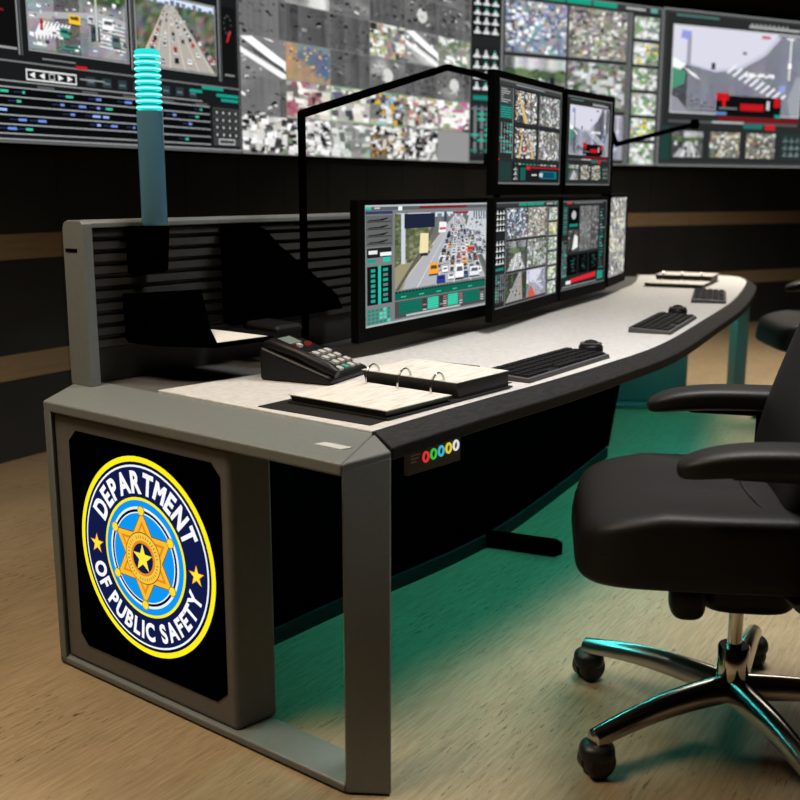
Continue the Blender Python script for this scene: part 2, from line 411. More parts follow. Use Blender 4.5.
def junction(S, rng):      # pale road junction from above with crosswalks
    S.raster(16, 12, lambda u,v: tuple(x+rng.uniform(-9,9) for x in (172,174,192)))
    c = [(0,.62),(.12,.58),(.3,.52),(.5,.58),(.68,.76),(.78,.95),(.80,1),(0,1)]
    S.poly([(u+.02,v-.03) if 0 < u < 1 else (u,v-.03) for u,v in c], (190,191,207), 1.7)
    S.poly(c, (208,208,222), 2)
    S.poly([(0,.40),(.10,.56),(.0,.64)], (235,240,238), 3); S.poly([(0,.26),(.09,.34),(.10,.48),(0,.52)], (70,140,112), 3.5)
    S.poly([(0,0),(.14,.0),(.05,.16),(0,.2)], (140,142,152), 3)
    for i in range(10):
        u = .40+.045*i; v = .50-.036*i
        S.poly([(u,v),(u+.02,v-.012),(u+.085,v+.085),(u+.065,v+.10)], (226,226,234), 4)
    for i in range(5): S.poly([(.07+.022*i,.54-.02*i),(.085+.022*i,.53-.02*i),(.16+.012*i,.43-.01*i),(.145+.012*i,.44-.01*i)], (240,240,240), 4)
    S.rect(.285,.315,.52,.60,(60,60,66),4); S.rect(.52,.55,.72,.76,(120,120,130),4); S.rect(.10,.13,.55,.9,(150,150,165),4)
    S.poly([(.05,.86),(.12,.84),(.13,.94),(.06,.95)], (140,150,215), 4); S.poly([(.82,.30),(.87,.29),(.88,.38),(.83,.38)], (140,154,212), 4)
    S.poly([(.93,0),(1,0),(1,.5),(.96,.5),(.90,.2)], (150,154,162), 3)
    S.rect(.895,.905,.45,.96,(246,246,248),4.4); S.rect(.86,.93,.95,.965,(246,246,248),4.4); S.rect(.885,.915,.60,.66,(246,246,248),4.6)
    S.rect(.66,.73,.93,.965,(190,90,100),4)
    for i in range(9): S.rect(.55+.026*i,.57+.026*i,.46+(.01 if i % 2 else 0),.50+(.012 if i % 3 else -.01),(245,245,248),5)
    for i in range(8): car(S, rng, rng.uniform(.15,.4), rng.uniform(.04,.14), .05, .06, (132,134,144))
GREY=(78,80,80); LG=(150,152,152); DK=(26,28,28); TEAL=(24,128,112); TE2=(30,178,150)
def icon_grid(P, rng, u0,u1,v0,v1,nx,nz,c=(225,228,228),fill=.7,k=3):
    for i in range(nx):
        for j in range(nz):
            a = u0+(u1-u0)*(i+.12)/nx; b = u0+(u1-u0)*(i+.88)/nx; e = v0+(v1-v0)*(j+.15)/nz; f_ = v0+(v1-v0)*(j+.85)/nz
            P.rect(a,b,e,e+(f_-e)*.3,c,k); m_ = (a+b)/2; P.rect(a+(b-a)*.28,b-(b-a)*.28,e+(f_-e)*.35,e+(f_-e)*.62,c,k); P.rect(a+(b-a)*.38,b-(b-a)*.38,e+(f_-e)*.68,f_,c if rng.random() < .8 else TE2,k)
def sliders(P, rng, u0,u1,v0,v1):
    P.rect(u0,u1,v0,v1,(38,42,44),2); n=4
    for i in range(n):
        a = u0+(u1-u0)*(i+.5)/n; w = (u1-u0)*.05
        P.rect(a-w,a+w,v0+(v1-v0)*.06,v1-(v1-v0)*.05,(120,122,122),3)
        for j in range(9):
            if rng.random() < .6: P.rect(a-w*3.2,a+w*3.2,v0+(v1-v0)*(.08+j*.1),v0+(v1-v0)*(.12+j*.1),rng.choice([TEAL,TE2,(90,110,120),(20,24,26)]),3.5)
def layout_panel2(P, rng):    # icons left, six street pictures, narrow picture column right
    P.rect(0,1,0,1,(34,36,37),1); P.frame(0,1,0,1,.006,(110,112,112))
    P.rect(.0,1,.955,1,(52,54,55),2)
    for a,b in ((.34,.46),(.47,.6),(.61,.74)): P.rect(a,b,.962,.99,(18,150,122),3)
    P.rect(.79,.9,.968,.98,(180,182,182),3); P.rect(.93,.97,.962,.988,(90,160,150),3)
    P.rect(.01,.145,.72,.94,(20,22,23),2); icon_grid(P, rng, .015,.14,.725,.935,3,4)
    P.rect(.01,.145,.40,.66,(30,33,34),2); icon_grid(P, rng, .015,.14,.41,.65,3,4)
    P.rect(.02,.13,.36,.385,TEAL,3); sliders(P, rng, .015,.14,.04,.34)
    P.rect(.148,.158,0,.95,(120,122,122),2.5)
    V = [(.645,.945),(.335,.625),(.03,.315)]; U = [(.166,.475),(.485,.80)]
    for r_,(a,b) in enumerate(V):
        for q,(c,d) in enumerate(U):
            S = Sub(P,c,d,a,b)
            if r_ == 0: dense(S, rng, [(150,162,182),(168,164,154)][q], 260, .055, [(235,240,245),(245,248,250),(90,110,140),(60,66,76),(190,160,130),(150,165,185)] if q == 0 else [(240,240,236),(90,88,82),(120,118,110),(200,196,188),(60,60,60)], 30)
            elif r_ == 1 and q == 0: road_pic(S, rng)
            elif r_ == 1: dense(S, rng, (136,142,128), 120, .09, [(60,84,58),(200,205,208),(160,160,160),(225,225,225)], 35)
            elif q == 0: highway(S, rng, (.7,1.02), (-.2,0), (.8,0), ncar=30, lanes=4, nat=(130,140,110))
            else:
                junction(S, rng); S.poly([(.05,0),(.5,0),(.2,.45)], (200,90,70), 6)
            P.frame(c,d,a,b,.003,(120,120,120),6)
    P.rect(.806,.828,0,.95,(120,122,122),2.5); P.rect(.813,.82,0,.95,(40,42,42),3)
    for j in range(6):
        v1 = .935-.158*j; S = Sub(P,.84,.985,v1-.142,v1)
        dense(S, rng, (176,180,172), 60, .16, [(235,240,238),(110,150,90),(90,120,90),(190,190,185),(240,240,240)]+([(230,210,40)] if j in (1,4) else []), 40)
        P.frame(.84,.985,v1-.142,v1,.003,(110,112,112),6)
def layout_panel3(P, rng):   # large pale junction picture, red readout, thumbnails
    P.rect(0,1,0,1,(40,42,42),1); P.frame(0,1,0,1,.008,(118,120,120)); P.frame(.02,.98,.02,.98,.003,(70,72,72))
    P.rect(.08,.35,.955,.97,(70,110,100),3); P.rect(.55,.9,.925,.94,(170,172,172),3)
    for i in range(9): P.rect(.56+.03*i,.575+.03*i,.93,.955,(150,150,150),3.5)
    junction(Sub(P,.07,.93,.35,.90), rng); P.frame(.065,.935,.345,.905,.006,(190,190,192),6)
    P.rect(.36,.80,.34,.475,(14,14,16),7); P.rect(.36,.44,.44,.49,(190,20,28),7.5); P.rect(.52,.68,.38,.425,(185,22,30),8); P.rect(.75,.79,.41,.47,(190,20,28),8)
    P.rect(.70,.72,.39,.45,(200,205,205),8); P.rect(.38,.50,.385,.395,(120,125,125),8); P.rect(.36,.43,.345,.365,(90,130,180),8); P.rect(.40,.42,.40,.46,(200,30,30),8)
    P.rect(.76,.80,.34,.36,(20,150,130),8); P.rect(.38,.93,.305,.335,(110,22,26),3); P.rect(.06,.93,.285,.30,(80,84,84),3); P.rect(.34,.55,.29,.302,(180,182,182),3.5)
    P.rect(.70,.77,.255,.29,(190,30,40),4); P.rect(.55,.68,.26,.285,(30,110,100),4)
    for i in range(4):
        c = .085+.245*i
        if i == 0: road_pic(Sub(P,c,c+.205,.055,.235), rng)
        elif i < 3: dense(Sub(P,c,c+.205,.055,.235), rng, (150,148,138), 90, .09, [(240,240,235),(110,108,98),(205,190,140),(60,62,60),(225,225,220)], 35)
        else: P.rect(c,.97,.055,.235,(36,50,48),3); icon_grid(P, rng, c+.01,.96,.07,.22,3,3,(140,150,150))
        if i < 3: P.frame(c,c+.205,.055,.235,.004,(40,42,42),8)
    P.rect(.02,.075,.04,.26,(30,60,56),3)
def layout_grid(P, rng, nx, nz, fills, us=None):
    P.rect(0,1,0,1,(120,120,120),1)
    for i in range(nx):
        for j in range(nz):
            u0,u1 = (us[i],us[i+1]) if us else (i/nx,(i+1)/nx); v0,v1 = j/nz,(j+1)/nz
            S = Sub(P,u0+.001,u1-.001,v0+.002,v1-.002); fills(S, i, j, rng)
WHITE=[(255,255,255),(252,252,252),(250,250,250),(240,240,242),(30,30,34),(70,70,74),(225,222,215),(12,12,14)]
def grid_fill(S, i, j, rng):     # j = 0 bottom row
    spec = {(0,0):'wc',(1,0):'wc',(2,0):'wg',(3,0):'gold',(4,0):'wc',(5,0):'flat',
            (0,1):'bwl',(1,1):'pink',(2,1):'pale',(3,1):'goldblue',(4,1):'wcol',(5,1):'palew',
            (0,2):'wpath',(1,2):'beach',(2,2):'bwd',(3,2):'bwl2',(4,2):'bwd',(5,2):'bwl2',
            (0,3):'bwd',(1,3):'bwd',(2,3):'bwd',(3,3):'wcol',(4,3):'wpath',(5,3):'wgreen',
            (0,4):'bwl',(1,4):'wg2',(2,4):'bwl',(3,4):'bwd',(4,4):'bwl2',(5,4):'bwl',
            (0,5):'bwl',(1,5):'bwd',(2,5):'bwd',(3,5):'bwl',(4,5):'bwd',(5,5):'bwl'}.get((i,j),'bwd')
    if spec == 'flat': S.rect(0,1,0,1,(142,142,142)); return
    if spec == 'wc': dense(S, rng, (120,116,110), 120, .13, WHITE, 50)
    elif spec == 'gold': dense(S, rng, (95,80,50), 120, .12, WHITE+[(190,150,60),(120,90,40)], 50)
    elif spec == 'wg': dense(S, rng, (170,172,165), 40, .2, [(235,235,235),(110,112,110),(200,205,200),(90,100,90)], 30)
    elif spec == 'wg2': bwcam(S, rng, 120, 230, 16, .2, 255)
    elif spec == 'pink': dense(S, rng, (185,178,165), 40, .2, [(240,238,232),(70,60,60),(150,70,90),(215,210,200)], 30)
    elif spec == 'pale': dense(S, rng, (200,196,185), 30, .2, [(240,240,240),(90,90,110),(225,222,210),(60,60,66)], 20)
    elif spec == 'goldblue': dense(S, rng, (120,110,95), 100, .13, [(245,245,245),(60,70,110),(30,32,44),(215,170,50),(150,190,210)], 40)
    elif spec == 'wcol': dense(S, rng, (160,160,150), 120, .13, [(250,250,250),(90,94,112),(40,44,40),(170,176,120),(235,235,230),(240,240,235),(190,120,110),(120,124,120)], 45)
    elif spec == 'palew': dense(S, rng, (150,165,120), 45, .2, [(250,250,250),(250,250,250),(40,44,40),(200,90,160)], 30)
    elif spec == 'wgreen': dense(S, rng, (170,172,160), 60, .16, [(245,245,245),(90,110,80),(120,120,110)], 40)
    elif spec == 'wpath':
        bwcam(S, rng, 60, 200, 30, .2, 255)
        S.poly([(0,.95),(.25,1),(1,.45),(1,.2)], (245,245,245), 5); S.poly([(0,.7),(0,.55),(.9,0),(1,0),(1,.12)], (236,236,236), 5); S.poly([(.2,.72),(.95,.28),(1,.16),(.3,.6)], (60,66,66), 5.5)
    elif spec == 'beach':
        S.raster(10,8,lambda u,v: tuple(x+rng.uniform(-18,18) for x in ((190,150,95) if (v < .32+.2*math.sin(5*u) or u < .22) else ((60,90,130) if v < .78 else (110,135,150)))))
        for i in range(30): S.rect((q:=rng.random()),q+.05,(w:=rng.uniform(.1,.9)),w+.05,rng.choice([(225,190,110),(40,70,110),(150,170,180),(210,160,90)]),3)
    elif spec == 'bwl': bwcam(S, rng, 14, 120, 30, .2, 250)
    elif spec == 'bwl2':
        bwcam(S, rng, 20, 115, 24, .2, 215); S.poly([(.5+.16*math.cos(t),.5+.24*math.sin(t)) for t in [k*math.pi/4 for k in range(8)]],(205,205,202),2.1)
    else: bwcam(S, rng, 6, 50, 26, .17, 150)
def layout_panel0(P, rng, W_, H_, s_off):
    # metre coordinates along facet (s) and height (z) above 1.487
    def X(s): return (s+s_off)/W_
    def Z(z): return (z-1.487)/H_
    def rc(s0,s1,z0,z1,c,k=2): P.rect(X(s0),X(s1),Z(z0),Z(z1),c,k)
    P.rect(0,1,0,1,(24,26,27),1); P.frame(0,1,0,1,.004,(95,97,97))
    crossing(Sub(P,X(.335),X(.945),Z(1.915),Z(2.30)), rng)
    highway(Sub(P,X(1.015),X(1.62),Z(1.915),Z(2.27)), rng, vp=(.42,.93), left=(.02,0), right=(1.15,0), sky=(205,220,240), nat=(138,136,130), ncar=95, lanes=6, road=(172,165,156), size=.065)
    for a,b in ((.335,.945),(1.015,1.62)): P.frame(X(a)-.004,X(b)+.004,Z(1.905),Z(2.31) if a < 1 else Z(2.28),.003,(150,152,152),6)
    for s in (.28,.985,1.665): rc(s-.012,s-.004,1.88,2.82,(140,142,142),3); rc(s+.004,s+.012,1.88,2.82,(80,82,82),3)
    rc(-.5,.27,1.915,2.4,(14,14,15),2); rc(-.4,.2,2.06,2.07,(120,26,30),3); rc(.10,.115,1.96,2.3,(110,24,28),3); rc(-.4,.26,1.90,1.91,(150,150,150),3)
    rc(1.68,1.80,1.9,2.29,(16,17,17),2); rc(1.70,1.785,1.915,1.925,(130,130,130),3)
    P.poly([(X(1.72),Z(2.10)),(X(1.735),Z(2.10)),(X(1.765),Z(2.16)),(X(1.75),Z(2.165))], (190,36,40), 4)
    for k in range(10):
        t = k*.6; P.rect(X(1.735+.03*math.cos(t))-.001,X(1.735+.03*math.cos(t))+.001,Z(2.19+.05*math.sin(t)),Z(2.20+.05*math.sin(t)),(110,112,112),4)
    # toolbar
    rc(-.5,1.83,1.845,1.852,(120,122,122),3); rc(-.5,1.5,1.758,1.764,(150,152,152),3)
    P.frame(X(.30),X(.60),Z(1.772),Z(1.822),.003,(225,225,225),4)
    for i in range(5):
        a = .315+.056*i; d = -1 if i < 2 else 1
        if i == 2: P.frame(X(a+.005),X(a+.04),Z(1.782),Z(1.812),.002,(190,190,190),5)
        else: P.poly([(X(a+.02-.016*d),Z(1.782)),(X(a+.02+.016*d),Z(1.797)),(X(a+.02-.016*d),Z(1.812))],(225,225,225),5)
    rc(.60,.67,1.848,1.864,(180,30,36),5); rc(.40,.60,1.872,1.878,(130,132,132),4); rc(.62,.78,1.80,1.806,(150,150,150),4)
    for i in range(8): rc(.66+.105*i,.72+.105*i,1.775,1.82,(44,56,60),3); rc(.67+.105*i,.71+.105*i,1.79,1.80,(90,110,116),4)
    for k,(s0,s1,z) in enumerate([(1.50,1.68,1.835),(1.62,1.81,1.803),(1.66,1.81,1.778),(1.40,1.50,1.812)]): rc(s0,s1,z-.008,z+.008,(20,150,130),5)
    # timeline rows
    for j in range(6):
        z = 1.735-.041*j
        rc(-.5,1.56,z-.004,z+.001,(165,168,168),4)
        if j < 5:
            rc(-.5,1.56,z-.036,z-.006,(8,10,12),3)
            for i in range(9):
                s = rng.uniform(-.4,1.5); c = rng.choice([(120,150,235),(150,180,245),(110,140,225),(60,190,150)])
                rc(s,s+rng.uniform(.012,.05),z-.026,z-.015,c,5)
                rc(s-.05,s,z-.022,z-.019,(50,66,110),4.5)
            rc(.02,.13,z-.03,z-.012,(70,74,76),4.6); rc(-.5,.01,z-.03,z-.012,(40,44,46),4.6)
    for i in range(5): rc(.36+.27*i,.46+.27*i,1.738,1.75,(80,84,84),4)
    rc(1.585,1.815,1.525,1.735,(60,62,62),3)
    for i in range(4):
        for j in range(4):
            rc(1.597+.055*i,1.64+.055*i,1.57+.041*j,1.60+.041*j,(28,30,30),4); rc(1.612+.055*i,1.624+.055*i,1.578+.041*j,1.592+.041*j,(200,200,200),5)
    P.frame(X(1.63),X(1.77),Z(1.532),Z(1.562),.002,(210,210,210),5)
    rc(-.5,1.83,1.500,1.507,(150,152,152),4)

def display(org, end, z0, z1, label, paint, name='video_wall_display', mat_=None, group=None):
    L = math.hypot(end[0]-org[0], end[1]-org[1]); d = ((end[0]-org[0])/L, (end[1]-org[1])/L); n = (d[1], -d[0])
    t = thing(name, label, 'display', ((org[0]+end[0])/2, (org[1]+end[1])/2, z0-.02), 0, group)
    mb = MB(); mb.prism([org, end, (end[0]+n[0]*.045, end[1]+n[1]*.045), (org[0]+n[0]*.045, org[1]+n[1]*.045)], z0-.015, z1+.02)
    part(mb, 'housing', M['bezel'], t)
    P = Paint((org[0]+n[0]*.0455+d[0]*.006, org[1]+n[1]*.0455+d[1]*.006, z0), d, n, L-.012, z1-z0)
    paint(P, L-.012, z1-z0); P.build('screen', mat_ or M['wallscreen'], t); return t
rngv = random.Random(7)
lo = (-.97-.5145*2.32, 6.30-.8575*2.32)     # panel 0 reaches on past the left edge of view
display(lo, WL[1], 1.487, 2.82, 'leftmost wall display with two street pictures above a dark timeline strip', lambda P,w,h: layout_panel0(P, rngv, w, h, .478))
US = [0,.157,.326,.493,.656,.825,1.0]
def paint1(P, w, h):
    layout_grid(P, rngv, 6, 6, grid_fill, US)
    P.frame(.328,.655,.172,.33,.002,(120,190,110),8)
display(WL[1], WL[2], 1.487, 2.84, 'wall display showing a mosaic of black and white and coloured camera feeds', paint1)
display(WL[2], WL[3], 1.487, 2.82, 'wall display with icon column at left and six traffic pictures', lambda P,w,h: layout_panel2(P, rngv))
display(WL[3], WL[4], 1.487, 2.83, 'rightmost wall display with a pale road junction and red readout', lambda P,w,h: layout_panel3(P, rngv))

# ------------------------------------------------------------------ the console desk
desk = thing('control_desk', 'long curved grey control desk with white worktop and backlit round emblem on its end', 'desk', (*W2(.6,.6),0))
F = smooth_line([W2(.118,.243),(.098,2.486),(.266,2.701),(.394,2.86),(.62,3.164),(.916,3.608),(1.241,4.255),(1.594,4.989),(1.867,5.651),(2.07,6.20),(2.125,6.48)], 4)
S_ = smooth_line([W2(.892,.262),W2(.84,.8),(-.067,3.404),(.146,3.731),(.312,4.006),(.616,4.537),(1.0,5.29),(1.33,5.95),(1.52,6.62)], 4)
HL = smooth_line([W2(1.125,.205),W2(1.125,.7),W2(1.125,1.15),(-.106,3.93),(.05,4.19),(.35,4.70),(.74,5.46),(1.10,6.22),(1.22,6.62)], 3)
endc = [(2.10,6.58),(2.03,6.64),(1.52,6.66)]
o = part(MB().prism(F+endc+list(reversed(S_)), .705, .741), 'worktop', M['worktop'], desk, .002)
part(MB().prism([(x,y) for x,y in S_]+list(reversed(offset(HL,-.03))), .69, .733), 'equipment_gutter', M['gutter'], desk, .002)
FB = [W2(.117,.236)]+F[1:]+[(2.115,6.60),(2.03,6.68),(1.80,6.70)]
part(MB().profile(FB, [(0,.743),(.012,.743),(.060,.712),(.058,.682),(.0,.680)]), 'edge_bumper', M['bumper'], desk, .004, 2, 'charcoal woodgrain front edge')
# near end frame: top strip, two uprights, bottom strip
fr = MB()
top_o = [(0,0),(1.035,0),(1.205,.225),(1.205,.262),(.118,.248)]
fr.prism([W2(*p) for p in top_o], .708, .736)
Qb = (-.019,2.003); Qt = (-.019,2.150)
leg_b = [W2(0,0), Qb, W2(0,.15), W2(.055,.104)]
leg_t = [W2(0,0), Qt, W2(.05,.21), W2(.055,.104)]
NB = 10; vs = []; tz = (.722,.716,.716,.716)
for i in range(NB+1):
    u = i/NB
    for j in range(4): vs.append((leg_b[j][0]+(leg_t[j][0]-leg_b[j][0])*u, leg_b[j][1]+(leg_t[j][1]-leg_b[j][1])*u, .004+(tz[j]-.004)*u))
fr.add(vs, [(4*i+j,4*i+(j+1) % 4,4*i+4+(j+1) % 4,4*i+4+j) for i in range(NB) for j in range(4)]+[(3,2,1,0),(4*NB,4*NB+1,4*NB+2,4*NB+3)], True)
fr.add([W3(0,0,.736), W3(.118,.248,.736), (*Qt,.726), (*Qt,.70), W3(0,0,.708), W3(.118,.248,.70)], [(0,2,1),(0,4,3,2),(1,2,3,5),(4,5,3),(0,1,5,4)])
fr.prism([W2(1.005,0),W2(1.035,0),W2(1.12,.12),W2(1.085,.12)], .004, .715)
fr.prism([W2(0,0),W2(1.035,0),W2(1.12,.12),W2(.055,.112)], .004, .024)
part(fr, 'end_frame', M['frame'], desk, .005, 3)
ped = part(MB().prism([W2(.346,.012),W2(1.010,.012),W2(1.085,.128),W2(.326,.128)], .022, .71), 'pedestal', M['frame_dark'], desk, .012, 4)
# illuminated emblem panel on the pedestal's outer face
def E3(x, y, k): return W3(.656-x, .0105-k*.0004, .386+y)
pa, pb, pz0, pz1, ch = -.290, .282, -.306, .284, .030
pan = [(pa+ch,pz0),(pb-ch*1.2,pz0),(pb,pz0+ch),(pb,pz1-ch),(pb-ch,pz1),(pa+ch,pz1),(pa,pz1-ch),(pa,pz0+ch)]
mb = MB(); mb.hexa([W3(.656-x,.0118,.386+y) for x,y in pan], [E3(x,y,0) for x,y in pan])
emb = thing('emblem_sign', 'backlit black sign with round yellow and navy department emblem', 'sign', W3(.664,.01,.09))
part(mb, 'sign_panel', M['deep'], emb, .0)
class Sign:
    def __init__(s): s.v=[]; s.f=[]; s.c=[]
    def poly(s, pts, c, k):
        o=len(s.v); s.v += [E3(x,y,k) for x,y in pts]; s.f.append(tuple(range(o,o+len(pts)))); s.c += [(*lin(c),1)]*len(pts)
    def disc(s, r, c, k, cx=0, cy=0, n=72): s.poly([(cx+r*math.cos(2*math.pi*i/n), cy+r*math.sin(2*math.pi*i/n)) for i in range(n)], c, k)
    def star(s, cx, cy, R_, r_, n, c, k, rot=math.pi/2):
        s.poly([(cx+(R_ if i % 2 == 0 else r_)*math.cos(rot+math.pi*i/n), cy+(R_ if i % 2 == 0 else r_)*math.sin(rot+math.pi*i/n)) for i in range(2*n)], c, k)
    def build(s, name, parent):
        me = bpy.data.meshes.new(name); me.from_pydata(s.v,[],s.f); me.materials.append(M['sign'])
        ca = me.color_attributes.new('Col','FLOAT_COLOR','CORNER'); fl=[]
        for f_ in me.polygons:
            for li in f_.loop_indices: fl += s.c[me.loops[li].vertex_index]
        ca.data.foreach_set('color', fl)
        o = bpy.data.objects.new(name, me); COL.objects.link(o); o.parent = parent; o.location = tuple(-c for c in WORLD[parent]); return o
NAVY=(18,26,72); YEL=(255,240,30); BLU=(14,150,240); GOLD=(250,190,50); DGOLD=(232,140,24)
sg = Sign(); q = .2565
sg.disc(q, YEL, 1); sg.disc(q*.945, (14,14,40), 2); sg.disc(q*.915, (240,244,255), 3); sg.disc(q*.895, NAVY, 4)
sg.build('emblem_ring', emb)
sg = Sign()
sg.disc(q*.60, YEL, 5); sg.disc(q*.572, BLU, 6); sg.disc(q*.508, (235,245,255), 7); sg.disc(q*.482, (8,12,26), 8); sg.disc(q*.456, (235,245,255), 9); sg.disc(q*.444, BLU, 10)
sg.build('emblem_disc', emb)
sg = Sign()
sg.star(0,0,q*.48,q*.285,6,(120,70,10),11); sg.star(0,0,q*.465,q*.272,6,GOLD,12); sg.star(0,0,q*.375,q*.218,6,DGOLD,13); sg.star(0,0,q*.325,q*.19,6,(248,190,60),14)
for k in range(6):
    t = math.pi/2+k*math.pi/3; sg.disc(q*.052,(150,100,10),15,q*.475*math.cos(t),q*.475*math.sin(t),20); sg.disc(q*.044,(255,225,50),16,q*.475*math.cos(t),q*.475*math.sin(t),20)
sg.disc(q*.262,(140,84,14),15); sg.disc(q*.252,(248,200,70),16); sg.disc(q*.178,DGOLD,17); sg.disc(q*.150,NAVY,18); sg.star(0,0,q*.148,q*.058,5,(255,236,60),19)
for k in range(38):          # ring of tiny worn lettering, only strokes
    t = 2*math.pi*k/38; r0, r1 = q*.198, q*.228
    if k % 13 == 0: continue
    w = .10/6
    sg.poly([(r0*math.cos(t-w),r0*math.sin(t-w)),(r0*math.cos(t+w),r0*math.sin(t+w)),(r1*math.cos(t+w),r1*math.sin(t+w)),(r1*math.cos(t-w),r1*math.sin(t-w))],(120,80,20),17.5)
sg.build('star_badge', emb)
for cx in (-q*.745, q*.745):
    sg = Sign(); sg.star(cx, -q*.01, q*.112, q*.045, 5, (240,130,20), 5); sg.star(cx, -q*.01, q*.096, q*.038, 5, (255,232,60), 6)
    sg.build('small_star', emb)
def glyph(ch):
    cu = bpy.data.curves.new('glyph','FONT'); cu.body = ch; cu.size = 1.; cu.align_x = 'CENTER'; cu.offset = 0. if ch == 'M' else .042; cu.resolution_u = 4
    ob = bpy.data.objects.new('glyph', cu); COL.objects.link(ob)
    dg = bpy.context.evaluated_depsgraph_get(); dg.update(); me = bpy.data.meshes.new_from_object(ob.evaluated_get(dg))
    v = [tuple(x.co) for x in me.vertices]; f_ = [tuple(p.vertices) for p in me.polygons]
    w = (max(x[0] for x in v)-min(x[0] for x in v)) if v else .3; cx = (max(x[0] for x in v)+min(x[0] for x in v))/2 if v else 0
    COL.objects.unlink(ob); bpy.data.objects.remove(ob); bpy.data.curves.remove(cu); bpy.data.meshes.remove(me)
    return v, f_, w, cx
GL = {}
def ring_text(sg, text, a0, a1, r, size, top=True, sx=.86):
    ws = []
    for c in text:
        if c != ' ' and c not in GL: GL[c] = glyph(c)
        ws.append(GL[c][2]+(.10 if c not in 'TA' else .045) if c != ' ' else .34)
    tot = sum(ws); acc = 0
    for c,w in zip(text, ws):
        mid = (acc+w/2)/tot; acc += w
        if c == ' ': continue
        t = a0+(a1-a0)*mid; v, f_, gw, cx = GL[c]
        sg = Sign(); o = 0
        if c == 'M': v = [(x*.94,y,0) for x,y,_ in v]+[(x*.94+dx,y,0) for dx in (-.05,.05) for x,y,_ in v]; f_ = f_+[tuple(i+len(v)//3 for i in p) for p in f_]+[tuple(i+2*len(v)//3 for i in p) for p in f_]
        for x,y,_ in v:
            X = (x-cx)*size*sx; Y = (y-.35)*size
            if top: tx, ty, nx, ny = math.sin(t), -math.cos(t), math.cos(t), math.sin(t)
            else: tx, ty, nx, ny = -math.sin(t), math.cos(t), -math.cos(t), -math.sin(t)
            sg.v.append(E3(r*math.cos(t)+X*tx+Y*nx, r*math.sin(t)+X*ty+Y*ny, 6)); sg.c.append((*lin((250,250,255)),1))
        sg.f += [tuple(i+o for i in p) for p in f_]
        sg.build('letter', emb)
ring_text(sg, 'DEPARTMENT', R(157), R(22), q*.748, q*.292, True, .80)
ring_text(sg, 'OF PUBLIC SAFETY', R(194), R(347), q*.752, q*.250, False, .80)
# small silver badge on the top strip
part(MB().prism([W2(.152,.084),W2(.074,.084),W2(.066,.112),W2(.144,.112)], .7355, .738), 'badge', M['silver'], desk, label='small silver name badge with worn lettering')
# modesty panel, plinth, foot
ML = smooth_line([(-.46,2.645),(-.17,3.009),(.29,3.565),(.657,4.212),(.999,4.882)], 4)
mp_ = MB(); mp_.ribbon(ML, -.04, 0, .045, .70)
xe, ye = ML[-1]; mp_.hexa([(xe,ye,.05),(xe-.03,ye+.02,.05),(xe+.0,ye+.03,.05),(xe+.02,ye+.02,.05)], [(xe,ye,.70),(xe-.03,ye+.02,.70),(1.20,5.42,.70),(1.23,5.40,.70)])
part(mp_, 'modesty_panel', M['deep'], desk)
part(MB().ribbon(ML, -.03, .012, 0.0, .047), 'plinth', M['bumper'], desk)
part(MB().prism([(.27,3.60),(.545,3.475),(.58,3.505),(.565,3.545),(.30,3.66)], .0, .048), 'support_foot', M['deep'], desk, .006)
# led strip under the desktop
LP = offset(F,-.27)[2:-3]
part(MB().ribbon(LP, 0, .016, .697, .704), 'led_strip', M['led'], desk, label='glowing green light strip')
part(MB().ribbon(LP, .046, .050, .679, .706), 'added_light_lip', M['black'], desk)  # unseen lip added to keep the strip's light low and off the seat
# connector plate with five coloured rings
pl = part(MB().hexa([W3(.088,.335,.621),W3(.088,.548,.615),W3(.100,.548,.615),W3(.100,.335,.621)], [W3(.088,.335,.683),W3(.088,.548,.683),W3(.100,.548,.683),W3(.100,.335,.683)]), 'connector_plate', M['kbedge'], desk, label='dark plate with five coloured ring sockets')
def torus_on(a, b, z, r, t, c, lab):
    pts = [W3(a, b+r*math.cos(x), z+r*1.15*math.sin(x)) for x in [2*math.pi*k/28 for k in range(29)]]
    part(MB().tube(pts, t, 8), 'ring_socket', c, pl, label=lab)
for k,(nm,c) in enumerate([('red',(235,60,60)),('green',(70,200,70)),('blue',(80,190,225)),('yellow',(240,225,50)),('white',(245,245,245))]):
    torus_on(.086, .402+.031*k, .654+.001*k, .0098, .0030, emat(nm+'_ring', lin(c), .8), nm+' ring socket')
nb = MB()
for i,(w) in enumerate((.036,.030,.020)): nb.hexa([W3(.0875,.346,.664-.008*i),W3(.0875,.346+w,.664-.008*i),W3(.088,.346+w,.664-.008*i),W3(.088,.346,.664-.008*i)], [W3(.0875,.346,.668-.008*i),W3(.0875,.346+w,.668-.008*i),W3(.088,.346+w,.668-.008*i),W3(.088,.346,.668-.008*i)])
part(nb, 'print_marks', M['keyw'], pl)
# far end frame
fe = MB()
fe.box(.92,2.13,6.02,6.50,.004,.024); fe.box(2.035,2.105,6.20,6.34,.02,.71); fe.box(.92,2.10,6.42,6.62,.69,.712)
part(fe, 'end_frame', M['frame'], desk, .004)
part(MB().prism([(.98,6.16),(1.72,6.09),(1.72,6.42),(.98,6.42)], .022, .70), 'pedestal', M['frame_dark'], desk, .012, 3)
